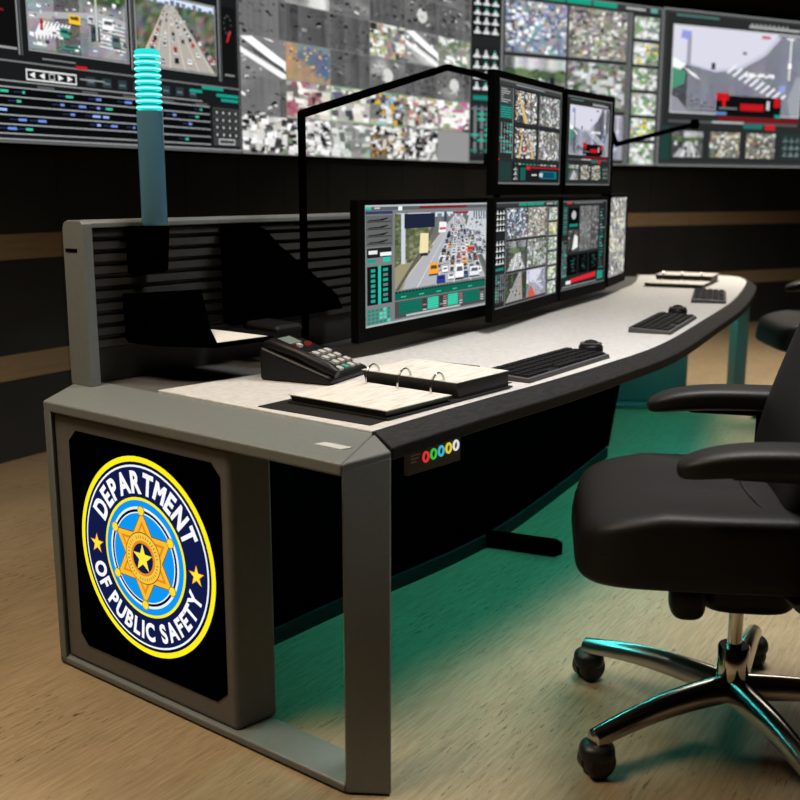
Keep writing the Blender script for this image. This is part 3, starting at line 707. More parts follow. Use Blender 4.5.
# slatted back screen
hut = part(MB().ribbon(HL, -.03, -.012, .735, 1.176), 'back_screen', M['slat'], desk, label='dark slatted screen along the back of the desk')
sl = MB()
for j in range(10):
    z1 = 1.170-.0345*j; sl.profile(HL, [(-.013,z1),(-.001,z1-.003),(.002,z1-.022),(-.013,z1-.027)])
part(sl, 'slats', M['slat'], hut)
part(MB().profile(HL, [(-.045,1.172),(-.045,1.186),(-.035,1.194),(.004,1.194),(.012,1.186),(.012,1.172)]), 'top_rail', M['frame'], hut, .003)
post = MB()
pr_ = [(1.092,.735),(1.092,1.184),(1.102,1.194),(1.160,1.194),(1.176,1.188),(1.184,1.172),(1.186,.735)]
post.hexa([W3(a,.192,z) for a,z in pr_], [W3(a,.225,z) for a,z in pr_])
ep = part(post, 'end_post', M['frame'], hut, .003)
part(MB().hexa([W3(1.120,.1905,1.108),W3(1.172,.1905,1.108),W3(1.172,.1905,1.117),W3(1.120,.1905,1.117)],[W3(1.120,.1925,1.108),W3(1.172,.1925,1.108),W3(1.172,.1925,1.117),W3(1.120,.1925,1.117)]), 'slot', M['deep'], hut)

# ------------------------------------------------------------------ monitors
def monitor(A, B, z0, z1, label, paint, bl=.035, br=.028, arm=True, group=None, upper=False):
    tp = .026 if upper else .018; zb = .042 if upper else .045
    L = math.hypot(B[0]-A[0], B[1]-A[1]); d = ((B[0]-A[0])/L, (B[1]-A[1])/L); n = (d[1], -d[0])
    def Q(s, o): return (A[0]+d[0]*s+n[0]*o, A[1]+d[1]*s+n[1]*o)
    c = Q(L/2, -.05)
    t = thing('monitor', label, 'monitor', (c[0], c[1], z0-.05), 0, group)
    hz = MB(); hz.prism([Q(-bl,.0),Q(L+br,.0),Q(L+br,-.022),Q(-bl,-.022)], z0-zb, z1+tp)
    # raised rim in front of the glass
    for s0,s1,za,zb in ((-bl,0,z0-zb,z1+tp),(L,L+br,z0-zb,z1+tp),(0,L,z0-zb,z0),(0,L,z1,z1+tp)):
        hz.prism([Q(s0,.008),Q(s1,.008),Q(s1,0),Q(s0,0)], za, zb)
    part(hz, 'housing', M['bezel'], t, .002)
    part(MB().prism([Q(L*.2,-.022),Q(L*.8,-.022),Q(L*.72,-.055),Q(L*.28,-.055)], z0+.04, z1-.06), 'back_shell', M['plastic'], t, .008)
    m = (z0+z1)/2
    part(MB().prism([Q(L/2-.03,-.055),Q(L/2+.03,-.055),Q(L/2+.03,-.20),Q(L/2-.03,-.20)], m-.05 if not upper else m-.12, m-.0 if not upper else m-.07), 'mount_arm', M['black'], t, .004)
    P = Paint((*Q(0,.001), z0), d, n, L, z1-z0); paint(P); P.build('screen', M['screen'], t)
    return t
rm = random.Random(21)
def paint_m1(P):
    P.rect(0,1,0,1,(120,122,124),1); P.rect(.004,.996,.955,.995,(88,92,96),2); P.rect(.0,.05,.963,.985,(40,190,160),3); P.rect(.07,.11,.968,.98,(190,192,192),3); P.rect(.24,.27,.95,1,(225,240,245),3); P.rect(.40,.80,.962,.985,(120,24,34),3); P.rect(.005,.2,.925,.95,(46,60,92),3)
    P.rect(.012,.20,.66,.915,(96,98,98),2)
    for j in range(4):
        v = .68+.06*j; P.rect(.02,.19,v,v+.006,(16,16,16),4); P.poly([(.03,v+.01),(.13,v+.012),(.17,v+.03),(.16,v+.035),(.1,v+.022),(.03,v+.018)],(24,24,24),4)
    P.rect(.02,.19,.57,.65,(30,32,32),2); P.rect(.03,.09,.60,.63,(225,225,225),3); P.rect(.11,.19,.58,.61,(235,235,235),3)
    P.rect(.02,.08,.53,.56,(24,150,126),3); P.rect(.13,.18,.53,.57,(40,190,160),3)
    P.rect(.02,.195,.18,.50,(20,24,24),2); P.rect(.095,.115,.18,.50,(30,190,165),3)
    for j in range(7): P.rect(.045,.075,.20+.042*j,.225+.042*j,(30,160,140),3); P.rect(.13,.165,.20+.042*j,.225+.042*j,(90,120,116) if j % 2 else (30,160,140),3)
    for i in range(6):
        for j in range(4): P.rect(.02+.028*i,.042+.028*i,.02+.033*j,.045+.033*j,(22,130,112) if i < 3 or rm.random() < .5 else (70,210,180),3)
    S = Sub(P,.215,.985,.27,.925)
    highway(S, rm, vp=(.66,.96), left=(.02,0), right=(1.02,.02), sky=(205,214,220), nat=(104,108,84), ncar=0, lanes=5, road=(172,174,180), size=.1)
    S.poly([(0,0),(.07,0),(.26,.55),(.0,.8)], (150,144,112), 3.2); S.poly([(0,.3),(.22,.5),(.3,.95),(0,1)], (92,102,72), 3.3)
    for i in range(150):
        u=rm.uniform(0,.36); v=rm.uniform(.35+.5*max(0,u-.1),.98); r=rm.uniform(.012,.03); S.poly([(u+r*math.cos(t),v+r*math.sin(t)) for t in [k*math.pi/3 for k in range(6)]], mixc((60,76,50),(150,146,112),rm.random()), 3.5)
    S.poly([(-.0,.0),(.04,0),(.34,.62),(.40,.80),(.36,.78),(.30,.60)], (92,90,88), 3.7)
    S.poly([(.74,.8),(.76,.8),(1.0,.12),(1,.22)], (96,96,98), 3.7); S.poly([(.76,.8),(1,.25),(1,1),(.80,1)], (196,200,206), 3.6)
    S.rect(.06,.10,.34,1,(196,204,214),5); S.rect(.09,.40,.80,.99,(30,36,56),5.5); S.rect(.50,.53,.85,1,(60,70,90),5.5); S.rect(.60,.78,.97,1,(150,40,60),5.5)
    for i in range(6): S.rect(.84+.03*i,.855+.03*i,.88,1,(70,84,110),5.5)
    S.poly([(.24,.46),(.33,.46),(.335,.72),(.25,.73)], (232,218,170), 6); S.rect(.25,.33,.42,.46,(40,40,44),6.2)
    S.poly([(.44,.72),(.52,.72),(.53,.86),(.45,.87)], (238,232,234), 6); S.rect(.45,.52,.76,.79,(190,60,70),6.4)
    tr = sorted([(rm.random(), rm.randrange(7)) for _ in range(190)], reverse=True)
    for t,l in tr:
        t = t**.8
        u0 = .36+.62*(l+.5)/7; u1 = .60+.13*(l+.5)/7; sz = .070*(1-t*.72)
        car(S, rm, u0+(u1-u0)*t, .02+.88*t, sz, sz*1.25, rm.choice(CARS+CARS[:2]+[(238,170,80),(236,236,240),(240,240,244),(220,220,226),(210,214,222),(190,196,206)]), 6.5)
    for i in range(70):
        t = rm.random(); car(S, rm, .80+.2*rm.random()*(1-t*.3), .35+.55*t, .045*(1-t*.5), .05*(1-t*.5), rm.choice([(230,234,240),(210,214,220),(120,124,130)]), 6)
    car(S, rm, .39,.16,.10,.15,(240,160,50),8); car(S, rm, .47,.03,.10,.10,(40,60,150),8); car(S, rm, .80,.42,.06,.07,(235,80,40),8); car(S, rm, .68,.06,.1,.2,(240,240,245),8); car(S, rm, .86,.06,.12,.14,(225,228,232),8)
    P.rect(.215,.985,.185,.262,(18,96,78),3)
    for i in range(30): P.rect(.22+.0255*i,.232+.0255*i,.245,.262,(14,16,16),4)
    for i in range(5): P.rect(.26+.14*i,.30+.14*i,.205,.215,(60,190,150),4)
    P.rect(.215,.985,.03,.175,(70,74,74),2)
    for a,b,c in ((.25,.42,(20,112,94)),(.47,.56,(60,205,170)),(.64,.73,(60,205,170)),(.78,.93,(20,112,94))):
        P.rect(a,b,.06,.165,c,3)
        for j in range(5): P.rect(a,b,.068+.02*j,.072+.02*j,mixc(c,(0,0,0),.5),4)
    for a in (.43,.57,.60,.74,.94):
        for j in range(5): P.rect(a,a+.03,.06+.022*j,.07+.022*j,rm.choice([(200,200,200),(40,40,40),(170,120,120)]),3.5)
    P.rect(.3,.75,.035,.05,(190,192,192),3); P.frame(0,1,0,1,.007,(176,180,182),9)
def paint_m3(P):
    P.rect(0,1,0,1,(36,38,39),1); P.frame(0,1,0,1,.01,(96,98,98),3); P.rect(.1,.2,.965,.985,(210,40,40),4); P.rect(.25,.9,.968,.98,(110,112,112),3)
    P.rect(.03,.12,.62,.95,(28,60,54),2)
    for j in range(12): P.rect(.04,.11,.63+.026*j,.64+.026*j,rm.choice([(120,130,130),TEAL]),3)
    P.rect(.14,.36,.70,.92,(12,12,14),2); P.poly([(.25+.05*math.cos(t),.84+.05*math.sin(t)) for t in [k*math.pi/4 for k in range(8)]],(180,182,182),3); P.rect(.16,.34,.71,.74,TEAL,3)
    bwcam(Sub(P,.38,.82,.42,.94), rm, 92, 150, 10, .1, 150); dense(Sub(P,.385,.815,.425,.935), rm, (112,112,112), 110, .05, [(140,140,140),(96,96,96),(160,160,160)], 16)
    bwcam(Sub(P,.14,.36,.42,.67), rm, 50, 150, 8); Sub(P,.14,.36,.42,.67).poly([(.4,.1),(.95,.2),(.9,.7),(.6,.8)],(225,228,222),6)
    for i in range(3):
        a=.14+.235*i; P.rect(a,a+.215,.16,.39,(8,9,10),2)
        for j in range(14): P.rect(a+.06+.1*rm.random(),a+.08+.1*rm.random(),.2+.012*j,.205+.012*j,rm.choice([(60,64,66),(90,94,96),TEAL]),3)
    P.rect(.84,.97,.16,.94,(30,36,36),2)
    for j in range(20): P.rect(.855,.88+.08*rm.random(),.18+.037*j,.195+.037*j,rm.choice([(150,152,152),TEAL,TE2,(80,84,84)]),3)
    P.poly([(.22,.07),(.78,.09),(.78,.145),(.22,.115)],(215,36,44),4); P.rect(.12,.22,.06,.10,(225,225,225),4); P.rect(.05,.8,.03,.04,(150,152,152),4)
    for j in range(5): P.rect(.82,.95,.05+.02*j,.062+.02*j,TE2,4)
    sliders(P, rm, .02,.12,.12,.58)
def paint_m4(P):
    layout_grid(P, rm, 3, 4, lambda S,i,j,r: dense(S, r, (170,168,158), 40, .16, [(250,248,240),(235,225,190),(60,60,66),(120,120,150),(210,205,195),(140,160,120)], 40))
def paint_u1(P):
    P.rect(0,1,0,1,(40,42,43),1); P.frame(0,1,0,1,.01,(104,106,106),3); P.rect(.0,1,.945,1,(58,60,61),2); P.rect(.25,.7,.965,.975,(150,152,152),3)
    P.rect(.03,.2,.77,.93,(70,72,72),2)
    for j in range(7): P.rect(.04,.04+.14*rm.random()+.02,.785+.02*j,.793+.02*j,(170,172,172),3)
    P.rect(.03,.2,.63,.76,(24,92,82),2)
    for j in range(5): P.rect(.04,.19,.645+.022*j,.653+.022*j,(60,160,140),3)
    sliders(P, rm, .03,.2,.28,.61); P.rect(.205,.22,.25,.93,(110,112,112),2)
    for (a,b) in ((.245,.58),(.62,.97)):
        for (c,d) in ((.60,.93),(.25,.57)):
            S = Sub(P,a,b,c,d); col = [(250,250,250),(60,62,66),(190,160,110),(235,236,240),(110,112,118),(200,204,210)]
            dense(S, rm, (152,152,148), 170, .07, col if a < .5 else [(200,200,198),(240,240,238),(90,90,88),(150,150,148)], 35)
            if a < .5: S.poly([(.1,.9),(.18,.9),(.62,0),(.42,0)] if c > .5 else [(.15,0),(.3,.8),(.36,.8),(.25,0)], (205,180,120), 5)
            if a < .5 and c < .5: S.poly([(.80,0),(.92,0),(.72,.7),(.66,.7)], (200,170,120), 5); S.rect(.42,.52,.25,.38,(215,40,40),6)
            P.frame(a,b,c,d,.006,(30,32,32),7)
    P.rect(.22,.98,.03,.22,(26,28,28),2)
    for i in range(12): P.rect(.25+.058*i,.29+.058*i,.195,.212,rm.choice([(170,172,172),(60,90,100),TEAL]),3)
    P.rect(.43,.98,.165,.182,(170,26,34),3); P.rect(.43,.49,.15,.185,(210,36,44),4); P.rect(.25,.31,.04,.17,(60,62,62),3); icon_grid(P, rm, .23,.30,.04,.18,1,3)
    P.rect(.34,.42,.04,.17,(20,92,84),3); P.rect(.52,.6,.09,.105,(210,212,212),3); P.rect(.66,.94,.06,.14,(20,110,130),3); P.rect(.70,.9,.07,.13,(16,70,86),4); P.rect(.64,.70,.08,.12,(180,200,200),5)
    P.rect(.03,.2,.03,.22,(34,56,52),2); P.rect(.0,.03,.23,.25,(200,30,36),4)
monitor((-.118,3.377),(.342,4.115),.829,1.227,'nearest monitor, large traffic jam picture over a teal control strip', paint_m1, .045,.03)
monitor((.352,3.905),(.690,4.600),.829,1.229,'lower row monitor with six street pictures and narrow picture column', lambda P: layout_panel2(P, rm), .028,.022)
monitor((.712,4.632),(1.020,5.200),.829,1.227,'lower row monitor with grey map square and a red bar', paint_m3, .013,.015)
monitor((1.044,5.240),(1.215,5.655),.837,1.238,'last monitor of lower row, filled with bright small pictures', paint_m4, .010,.020)
monitor((.373,4.090),(.712,4.735),1.298,1.694,'upper row monitor with four crowded road pictures and a red line', paint_u1, .050,.018, upper=True)
monitor((.742,4.775),(1.028,5.200),1.298,1.690,'upper row monitor with pale road junction picture and three thumbnails', lambda P: layout_panel3(P, rm), .016,.022, upper=True)

# overhead tube frame that carries the monitors
rail = thing('monitor_rail', 'black tubular overhead frame rising from the desk behind the monitors', 'frame', (-.305,3.31,.7335))
part(MB().tube([(-.305,3.31,.7335),(-.305,3.31,1.512)], .0125, 12), 'upright', M['deep'], rail)
part(MB().tube([(-.305,3.31,1.505),(.185,4.22,1.745),(.40,4.54,1.735),(1.10,5.60,1.60),(1.16,5.70,1.515),(1.74,6.36,1.655)], .0135, 12), 'top_tube', M['deep'], rail)
part(MB().lathe([(.0,-.03),(.022,-.026),(.03,0),(.022,.026),(0,.03)], (1.76,6.38,1.66), 16), 'end_cap', M['deep'], rail)
part(MB().tube([(.42,4.57,.7335),(.42,4.57,1.730)], .014, 12), 'upright', M['deep'], rail)
part(MB().tube([(1.12,5.80,.7335),(1.12,5.80,1.55),(1.15,5.70,1.525)], .014, 12), 'upright', M['deep'], rail)

# ------------------------------------------------------------------ beacon on the screen
bc = W2(1.066,.418); BAND = emat('white_cyan_band', (.45,1.,1.), 1.5)
be = thing('signal_beacon', 'tall clear tube beacon with glowing cyan rings on the slatted screen', 'beacon', (*bc,1.03))
def bkt(a0,a1,b0,b1,z0,z1): return MB().prism([W2(a0,b0),W2(a1,b0),W2(a1,b1),W2(a0,b1)],z0,z1)
part(MB().hexa([W3(1.035,.350,1.045),W3(1.119,.350,1.035),W3(1.119,.440,1.035),W3(1.035,.440,1.045)],[W3(1.03,.350,1.175),W3(1.119,.350,1.175),W3(1.119,.448,1.175),W3(1.03,.448,1.175)]), 'bracket', M['deep'], be, .012, 3)
part(MB().lathe([(.034,1.176),(.0365,1.182),(.0365,1.49),(.033,1.492)], (*bc,0), 40), 'tube', M['tube'], be, label='blue tinted clear tube')
part(MB().tube([(bc[0]-.012,bc[1],1.178),(bc[0]-.012,bc[1],1.49)], .009, 10), 'inner_rod', M['ring'], be)
part(MB().lathe([(.022,1.4925),(.022,1.645)], (*bc,0), 24), 'core', emat('teal_core_glow', (.01,.30,.28), 1.), be)
for k in range(9):
    z = 1.500+.0172*k
    rg = part(MB().lathe([(.024,z-.0055),(.033,z-.0055),(.0355,z-.003),(.0355,z+.003),(.033,z+.0055),(.024,z+.0055)], (*bc,0), 32), 'light_ring', M['beacon'], be)
    part(MB().lathe([(.0350,z-.0016),(.0362,z-.0016),(.0362,z+.0016),(.0350,z+.0016)], (*bc,0), 32), 'bright_band', BAND, rg)
part(MB().lathe([(.033,1.645),(.035,1.650),(.029,1.655),(.0,1.657)], (*bc,0), 32), 'cap', M['beacon'], be)

# ------------------------------------------------------------------ document tray and unidentified black form at the screen
tr = thing('document_tray', 'black document tray hung low on the slatted screen, holding one sheet', 'tray', W3(1.0,.6,.83))
tb = MB()
tb.prism([W2(1.119,.34),W2(.99,.345),W2(.835,.425),W2(.815,.638),W2(1.119,.65)], .842, .8535)
tb.hexa([W3(1.119,.335,.850),W3(1.0,.34,.850),W3(.85,.432,.850),W3(1.10,.64,.850),W3(1.119,.66,.850)],[W3(1.119,.33,.985),W3(1.06,.335,.985),W3(1.0,.41,.975),W3(1.112,.62,.975),W3(1.119,.63,.975)])
part(tb, 'tray_body', M['deep'], tr, .004)
sh = MB().prism([W2(.845,.440),W2(.830,.622),W2(1.075,.622)], .8540, .8555)
tag(sh.build('paper_sheet', M['paper'], origin=W3(.9,.56,.854)), 'loose white sheet of paper lying in the black document tray', 'paper')
hd = thing('angular_form', 'black angular hood with sloping side against slatted screen beside tray', 'form', W3(1.06,.95,.87))  # unidentified black outline, built as a solid angular form
hp = [(.712,.86),(.712,1.168),(.835,1.164),(.865,1.155),(.93,1.10),(1.20,.925),(1.235,.87)]
part(MB().hexa([W3(1.040,b-.03,z) for b,z in hp], [W3(1.119,b,z) for b,z in hp]), 'form_shell', M['deep'], hd, .006)
part(MB().hexa([W3(.90,.735,.845),W3(.90,.86,.845),W3(1.06,.86,.845),W3(1.06,.735,.845)],[W3(.91,.74,.866),W3(.91,.85,.866),W3(1.06,.85,.872),W3(1.06,.74,.872)]), 'lower_shelf', M['black'], hd, .012, 3)

# ------------------------------------------------------------------ telephone
ph = thing('desk_telephone', 'black desk telephone with pale keypad between white worktop edge and near monitor', 'telephone', (-.252,2.974,.7415), math.atan2(.43,-.90), world=False)
# local: +x from the user's edge back, y across (negative y = towards room's far side)
def wedge(x0,x1,y0,y1,za,zb,z0=0): return MB().hexa([(x0,y0,z0),(x1,y0,z0),(x1,y1,z0),(x0,y1,z0)],[(x0,y0,za),(x1,y0,zb),(x1,y1,zb),(x0,y1,za)])
part(wedge(-.12,.112,-.115,.115,.024,.097), 'base', M['plastic'], ph, .010, 3)
def zt(x): return .024+(x+.12)/.25*.081
hs = MB().tube([(-.128,.088,zt(-.12)+.006),(-.10,.088,zt(-.10)+.012),(0,.088,zt(0)+.017),(.08,.088,zt(.08)+.012),(.104,.088,zt(.10)+.002)], [.013,.021,.017,.021,.014], 12)
part(hs, 'handset', M['plastic'], ph)
part(MB().hexa([(.075,-.06,zt(.075)+.0005),(.118,-.06,zt(.118)+.0005),(.118,.02,zt(.118)+.0005),(.075,.02,zt(.075)+.0005)],[(.075,-.06,zt(.075)+.004),(.118,-.06,zt(.118)+.004),(.118,.02,zt(.118)+.004),(.075,.02,zt(.075)+.004)]), 'display', M['lcd'], ph)
def keyp(x,y,m,sx=.016,sy=.018,lab=None):
    k = wedge(x,x+sx,y,y+sy,zt(x)+.006,zt(x+sx)+.006,zt(x)-.002); part(k,'key',m,ph,0,label=lab)
for i in range(4):
    for j in range(4):
        keyp(-.105+.032*i, -.095+.034*j, M['keyg'] if (i == 0 and j == 2) else M['keyw'], .018,.022)
keyp(.050,.0,M['keyr'],.012,.024,'red indicator key'); keyp(.055,-.085,M['keyr'],.012,.024,'red indicator key'); keyp(.055,-.035,M['keyw'],.012,.02)

# ------------------------------------------------------------------ binders and mat
mt = MB().prism([W2(.515,.272),W2(.158,.282),W2(.188,.945),W2(.515,.955)], .7413, .7435)
tag(mt.build('desk_mat', M['cover'], origin=W3(.37,.65,.742)), 'thin black desk mat lying under the near ring binder', 'mat')
def binder(label, x, y, z, rz, grp=None):
    b = thing('ring_binder', label, 'binder', (x,y,z), rz, grp, world=False)
    # local x: across page width (towards far side), y: page height (towards desk back)
    cv = MB(); cv.box(-.27,-.02,-.165,.165,0,.004); cv.box(.02,.27,-.165,.165,0,.004); cv.box(-.02,.02,-.165,.165,0,.006)
    part(cv, 'cover', M['cover'], b, .001)
    part(MB().hexa([(-.262,-.155,.004),(-.03,-.155,.004),(-.03,.155,.004),(-.262,.155,.004)],[(-.268,-.16,.020),(-.012,-.16,.018),(-.012,.16,.018),(-.268,.16,.020)]), 'page_stack', M['cover'], b)
    part(MB().hexa([(-.27,-.162,.0205),(-.01,-.162,.0185),(-.01,.162,.0185),(-.27,.162,.0205)],[(-.27,-.162,.0225),(-.01,-.162,.0205),(-.01,.162,.0205),(-.27,.162,.0225)]), 'page', M['page'], b, label='printed white page on the thin side')
    part(MB().hexa([(.03,-.155,.004),(.262,-.155,.004),(.262,.155,.004),(.03,.155,.004)],[(.012,-.16,.046),(.25,-.16,.046),(.25,.16,.046),(.012,.16,.046)]), 'page_stack', M['stack'], b)
    part(MB().hexa([(.012,-.162,.0465),(.252,-.162,.0465),(.252,.162,.0465),(.012,.162,.0465)],[(.012,-.162,.0485),(.252,-.162,.0485),(.252,.162,.0485),(.012,.162,.0485)]), 'page', M['page'], b, label='printed white page on the thick side')
    for yy in (-.11,0,.11):
        part(MB().tube([(.0+.030*math.cos(t), yy, .030+.040*math.sin(t)) for t in [math.pi*(-.10+1.2*k/16) for k in range(17)]], .0028, 8), 'ring', M['ring'], b)
    return b
angb = math.atan2(e2[1], e2[0])
bw = W2(.315,.615)
binder('open ring binder of printed pages lying on the black desk mat', bw[0], bw[1], .7436, angb+R(-1))
binder('open ring binder at the far end of the curved worktop', 1.640, 6.02, .7412, R(64))

fo = MB().prism([W2(.395,.972),W2(.62,.985),W2(.64,1.10),(W2(.41,1.115))], .7413, .7445)
tag(fo.build('folder', M['cover'], origin=W3(.5,1.04,.742)), 'flat black folder between ring binder, keyboard and nearest monitor', 'folder')
# ------------------------------------------------------------------ keyboards
def keyboard(label):
    k = thing('keyboard', label, 'keyboard', (0,0,.7412), 0, 'keyboards along the worktop', world=False)
    part(MB().hexa([(-.275,-.082,0),(.275,-.082,0),(.275,.082,0),(-.275,.082,0)],[(-.273,-.078,.016),(.273,-.078,.016),(.273,.080,.024),(-.273,.080,.024)]), 'case', M['kbedge'], k, .003)
    part(MB().hexa([(-.268,-.070,.0150),(.268,-.070,.0150),(.268,.078,.0225),(-.268,.078,.0225)],[(-.268,-.070,.0175),(.268,-.070,.0175),(.268,.078,.0250),(-.268,.078,.0250)]), 'key_bed', M['plastic'], k)
    proto = None
    for r in range(5):
        for c in range(17):
            x = -.248+.031*c; y = -.058+.029*r
            if r == 0 and 4 <= c <= 8: continue
            if proto is None:
                proto = part(MB().hexa([(-.013,-.012,0),(.013,-.012,0),(.013,.012,0),(-.013,.012,0)],[(-.0115,-.0105,.005),(.0115,-.0105,.005),(.0115,.0105,.005),(-.0115,.0105,.005)]), 'key', M['keyblk'], k); kk = proto
            else: kk = proto.copy(); COL.objects.link(kk); kk.parent = k
            kk.location = (x, y, .0175+(y+.07)*.05)
    part(MB().hexa([(-.07,-.070,.016),(.085,-.070,.016),(.085,-.047,.017),(-.07,-.047,.017)],[(-.066,-.067,.0255),(.081,-.067,.0255),(.081,-.050,.0262),(-.066,-.050,.0262)]), 'space_bar', M['keyblk'], k)
    return k
k1 = keyboard('nearest black keyboard, lying past the near ring binder')
def place_on(o, a, b, th_): x,y = W2(a,b); o.location = (x,y,.7412); o.rotation_euler = (0,0,th_)
place_on(k1, .238, 1.238, angb+R(3.0))
k2 = copy_tree(k1); k2['label'] = 'middle black keyboard of the three on the worktop'; place_on(k2, .380, 2.405, angb+R(12.5))
k3 = copy_tree(k1); k3['label'] = 'farthest black keyboard, in front of the far ring binder'; place_on(k3, .655, 3.57, angb+R(21)); k3.scale = (1.0,1.0,.85); k1.scale = (1,1,.85); k2.scale = (1,1,.85)
def mouse(label, x, y, rz):
    m_ = thing('trackball_mouse', label, 'mouse', (x,y,.7412), rz, 'trackball mice', world=False)
    part(MB().lathe([(.034,0),(.040,.006),(.040,.026),(.035,.032),(.028,.034)], (0,0,0), 28), 'body', M['plastic'], m_)
    part(MB().lathe([(.028,.0335),(.036,.0335),(.036,.038),(.028,.038)], (0,0,0), 28), 'rim', M['kbedge'], m_, label='light grey rim')
    part(MB().lathe([(.001,.030),(.026,.0345),(.018,.045),(.001,.049)], (0,0,0), 20), 'ball', M['keyblk'], m_)
    return m_
x,y = W2(.262,1.555); mouse('round trackball just beyond the nearest keyboard', x, y, 0)
x,y = W2(.470,2.745); mouse('round trackball just beyond the middle keyboard', x, y, 0)

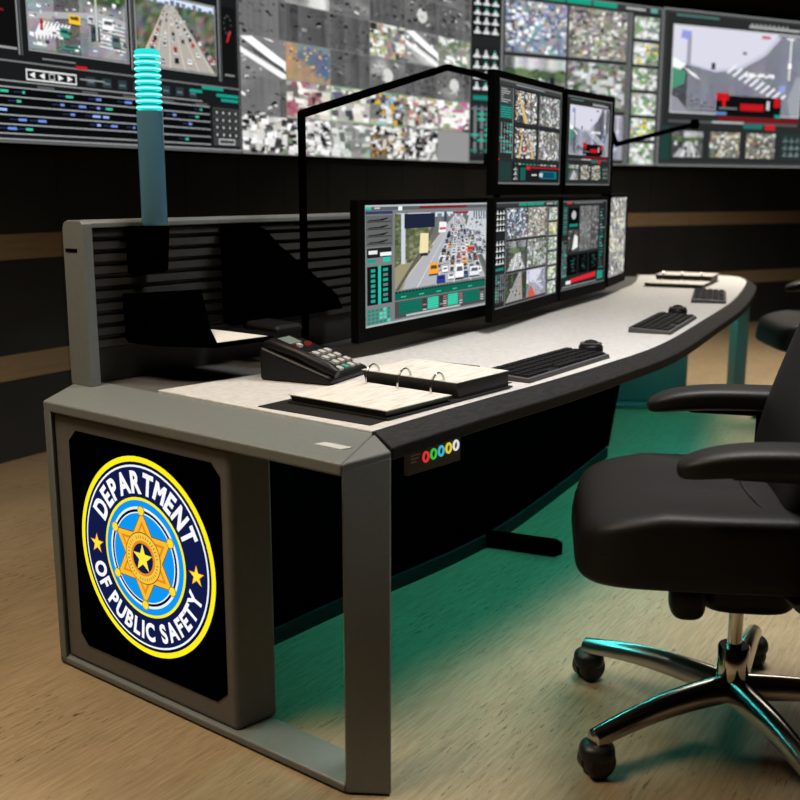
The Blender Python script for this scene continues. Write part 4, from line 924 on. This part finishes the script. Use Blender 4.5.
# ------------------------------------------------------------------ office chair
def chair(label, loc, rz):
    c = thing('office_chair', label, 'chair', loc, rz, None, world=False)
    def sw(w, q_):      # seat: waterfall front, raised side bolsters, dished middle
        x,y,z = w
        if z > 0:
            z += .016*min(1,abs(q_.y))**3 - .014*(1-q_.y*q_.y)*(1-q_.x*q_.x) - (.030*max(0,q_.x-.45)/.55)
            z += .012*math.exp(-((x+.10)/.05)**2)*0
        return (x*(1-.04*q_.z), y*(1-.05*max(0,-q_.x)), z)
    seat = part(MB().super((.072,0,.527),(.308,.285,.089),6.5,24,sw), 'seat', M['leather'], c)
    part(MB().tube([(-.03,-.255,.606),(-.005,-.15,.6075),(.0,0,.6015),(-.005,.15,.6075),(-.03,.255,.606)], .0050, 6), 'seat_seam', M['rubber'], seat)
    def bw_(w, q_):
        x,y,z = w; t = (z+.36)/.72
        return (x-.20*t-.05*t*t+.035*q_.y*q_.y, y*(1-.16*max(0,q_.z)), z)
    part(MB().super((-.105,0,.93),(.070,.255,.36),4.2,20,bw_), 'backrest', M['leather'], c)
    part(MB().tube([(-.15,0,.42),(-.26,0,.46),(-.30,0,.62),(-.34,0,.82)], [.03,.03,.026,.024], 10), 'back_support', M['plastic'], c)
    for sgn in (-1, 1):
        def aw(w, q_):
            x,y,z = w; t = (x+.25)/.5
            return (x, y*(1-.10*q_.x), z-.022*max(0,q_.x)**3+.006*math.cos(x*6))
        arm = part(MB().super((-.040,sgn*.318,.750),(.235,.060,.029),3.6,16,aw), 'armrest', M['armpad'], c)
        part(MB().hexa([(-.25,sgn*.318-.030,.708),(.09,sgn*.318-.030,.718),(.09,sgn*.318+.030,.718),(-.25,sgn*.318+.030,.708)],[(-.26,sgn*.318-.035,.735),(.11,sgn*.318-.035,.735),(.11,sgn*.318+.035,.735),(-.26,sgn*.318+.035,.735)]), 'arm_plate', M['plastic'], arm, .004)
        part(MB().tube([(-.06,sgn*.05,.425),(-.09,sgn*.24,.425),(-.10,sgn*.312,.46),(-.10,sgn*.318,.725)], [.022,.022,.024,.022], 10), 'arm_post', M['plastic'], arm)
    part(MB().super((-.01,0,.385),(.11,.105,.058),4,10), 'tilt_mechanism', M['plastic'], c)
    part(MB().super((.130,.105,.375),(.040,.045,.046),3.,10), 'adjustment_knob', M['plastic'], c)
    part(MB().lathe([(.017,.20),(.017,.38)], (0,0,0), 24), 'gas_lift', M['chrome'], c)
    hub = part(MB().lathe([(.034,.088),(.037,.095),(.037,.218),(.034,.222),(.020,.222)], (0,0,0), 32), 'hub', M['chrome'], c)
    for k in range(5):
        t = R(208+72*k)-loc_rz[0]
        cs, sn = math.cos(t), math.sin(t)
        pts = []; n = 11
        vs = []; fs = []
        for i in range(n):
            u = min(1, i/(n-2)); r = .02+.392*u
            zc = .120+.018*math.sin(u*math.pi)*.8-.028*u; w = .030-.010*u; h1 = .026-.010*u
            if i == n-1: r += .006; w *= .45; h1 *= .5
            sec = [(-w,-h1),(-w,h1*.2),(-w*.62,h1*.9),(0,h1*1.15),(w*.62,h1*.9),(w,h1*.2),(w,-h1)]
            for (a,b) in sec: vs.append((r*cs-a*sn, r*sn+a*cs, zc+b))
        m_ = 7
        for i in range(n-1):
            for j in range(m_): fs.append((i*m_+j, i*m_+(j+1) % m_, (i+1)*m_+(j+1) % m_, (i+1)*m_+j))
        fs += [tuple(range(m_)), tuple((n-1)*m_+j for j in reversed(range(m_)))]
        leg = part(MB().add(vs, fs, True), 'base_leg', M['darkchrome'], hub)
        lip = MB().lathe([(.0185,.078),(.0185,.098)], (.392*cs,.392*sn,0), 20)
        part(lip, 'leg_tip', M['chrome'], hub)
        cx, cy = .40*cs, .40*sn; ax = R(20+47*k)-loc_rz[0]
        ca = part(MB().lathe([(.012,.06),(.012,.09)], (.388*cs,.388*sn,0), 12), 'caster', M['rubber'], c)
        for sd in (-1,1):
            wv = MB(); seg = 24; ring = []
            ux, uy = math.cos(ax), math.sin(ax); vx, vy = -uy, ux
            for (rr, off) in ((.012,.003),(.033,.003),(.036,.006),(.036,.024),(.030,.031),(.010,.033)):
                ring.append([(cx+vx*off*sd+ux*rr*math.cos(2*math.pi*q_/seg), cy+vy*off*sd+uy*rr*math.cos(2*math.pi*q_/seg), .036+rr*math.sin(2*math.pi*q_/seg)) for q_ in range(seg)])
            vs2 = [p for r_ in ring for p in r_]; fs2 = [(i*seg+j, i*seg+(j+1) % seg, (i+1)*seg+(j+1) % seg, (i+1)*seg+j) for i in range(len(ring)-1) for j in range(seg)]
            fs2 += [tuple(range(seg)), tuple((len(ring)-1)*seg+j for j in range(seg))]
            wv.add(vs2, fs2, True); part(wv, 'wheel', M['rubber'], ca)
        part(MB().super((cx,cy,.056),(.040,.040,.026),2.5,8), 'caster_hood', M['rubber'], ca)
    return c
loc_rz = [R(172)]
c1 = chair('black upholstered office chair in front with its whole seat and chrome base visible', (.79,2.28,0), R(172))
c2 = copy_tree(c1); c2['label'] = 'black office chair beyond the front one, mostly cut off by the right edge'; c2.location = (2.36,5.52,0); c2.rotation_euler = (0,0,R(178))

# ------------------------------------------------------------------ ceiling lamps (above the frame, they light the room)
def lamp(x, y, w, d, power, col, label, spread):
    t = thing('ceiling_light', label, 'light', (x,y,3.25), 0, None)
    part(MB().box(x-w/2,x+w/2,y-d/2,y+d/2,3.25,3.30), 'housing', M['frame'], t)
    L = bpy.data.lights.new('ceiling_lamp','AREA'); L.shape = 'RECTANGLE'; L.size = w; L.size_y = d; L.spread = spread; L.energy = power; L.color = col
    lo_ = bpy.data.objects.new('lamp', L); COL.objects.link(lo_); lo_.parent = t; lo_.location = (0,0,-.01)
    return t
lamp(.95,3.0,1.0,1.0,43,(1,.955,.92),'square ceiling lamp above the operator side of the desk', 1.9)
lamp(-1.3,1.9,1.0,1.0,48,(1,.82,.60),'square amber ceiling lamp above the emblem end of the desk', 2.1)
lamp(2.6,6.6,1.2,1.2,84,(1,.90,.76),'square warm ceiling lamp above the far end of the desk', 2.1)

w = bpy.data.worlds.new('world'); sc.world = w; w.use_nodes = True
w.node_tree.nodes['Background'].inputs[0].default_value = (.02,.02,.022,1)

# ------------------------------------------------------------------ camera
cam = bpy.data.cameras.new('camera'); co = bpy.data.objects.new('camera', cam); COL.objects.link(co)
co.location = (0,0,1.275); co.rotation_euler = (R(90)-math.atan(210/1034),0,0)
cam.sensor_width = 36; cam.lens = 1034/800*36; cam.clip_start = .05; cam.clip_end = 100
cam.dof.use_dof = True; cam.dof.focus_distance = 2.75; cam.dof.aperture_fstop = 3.6
sc.camera = co
sc.view_settings.view_transform = 'Standard'; sc.view_settings.look = 'None'; sc.view_settings.exposure = 0; sc.view_settings.gamma = 1
sc.view_settings.use_curve_mapping = False
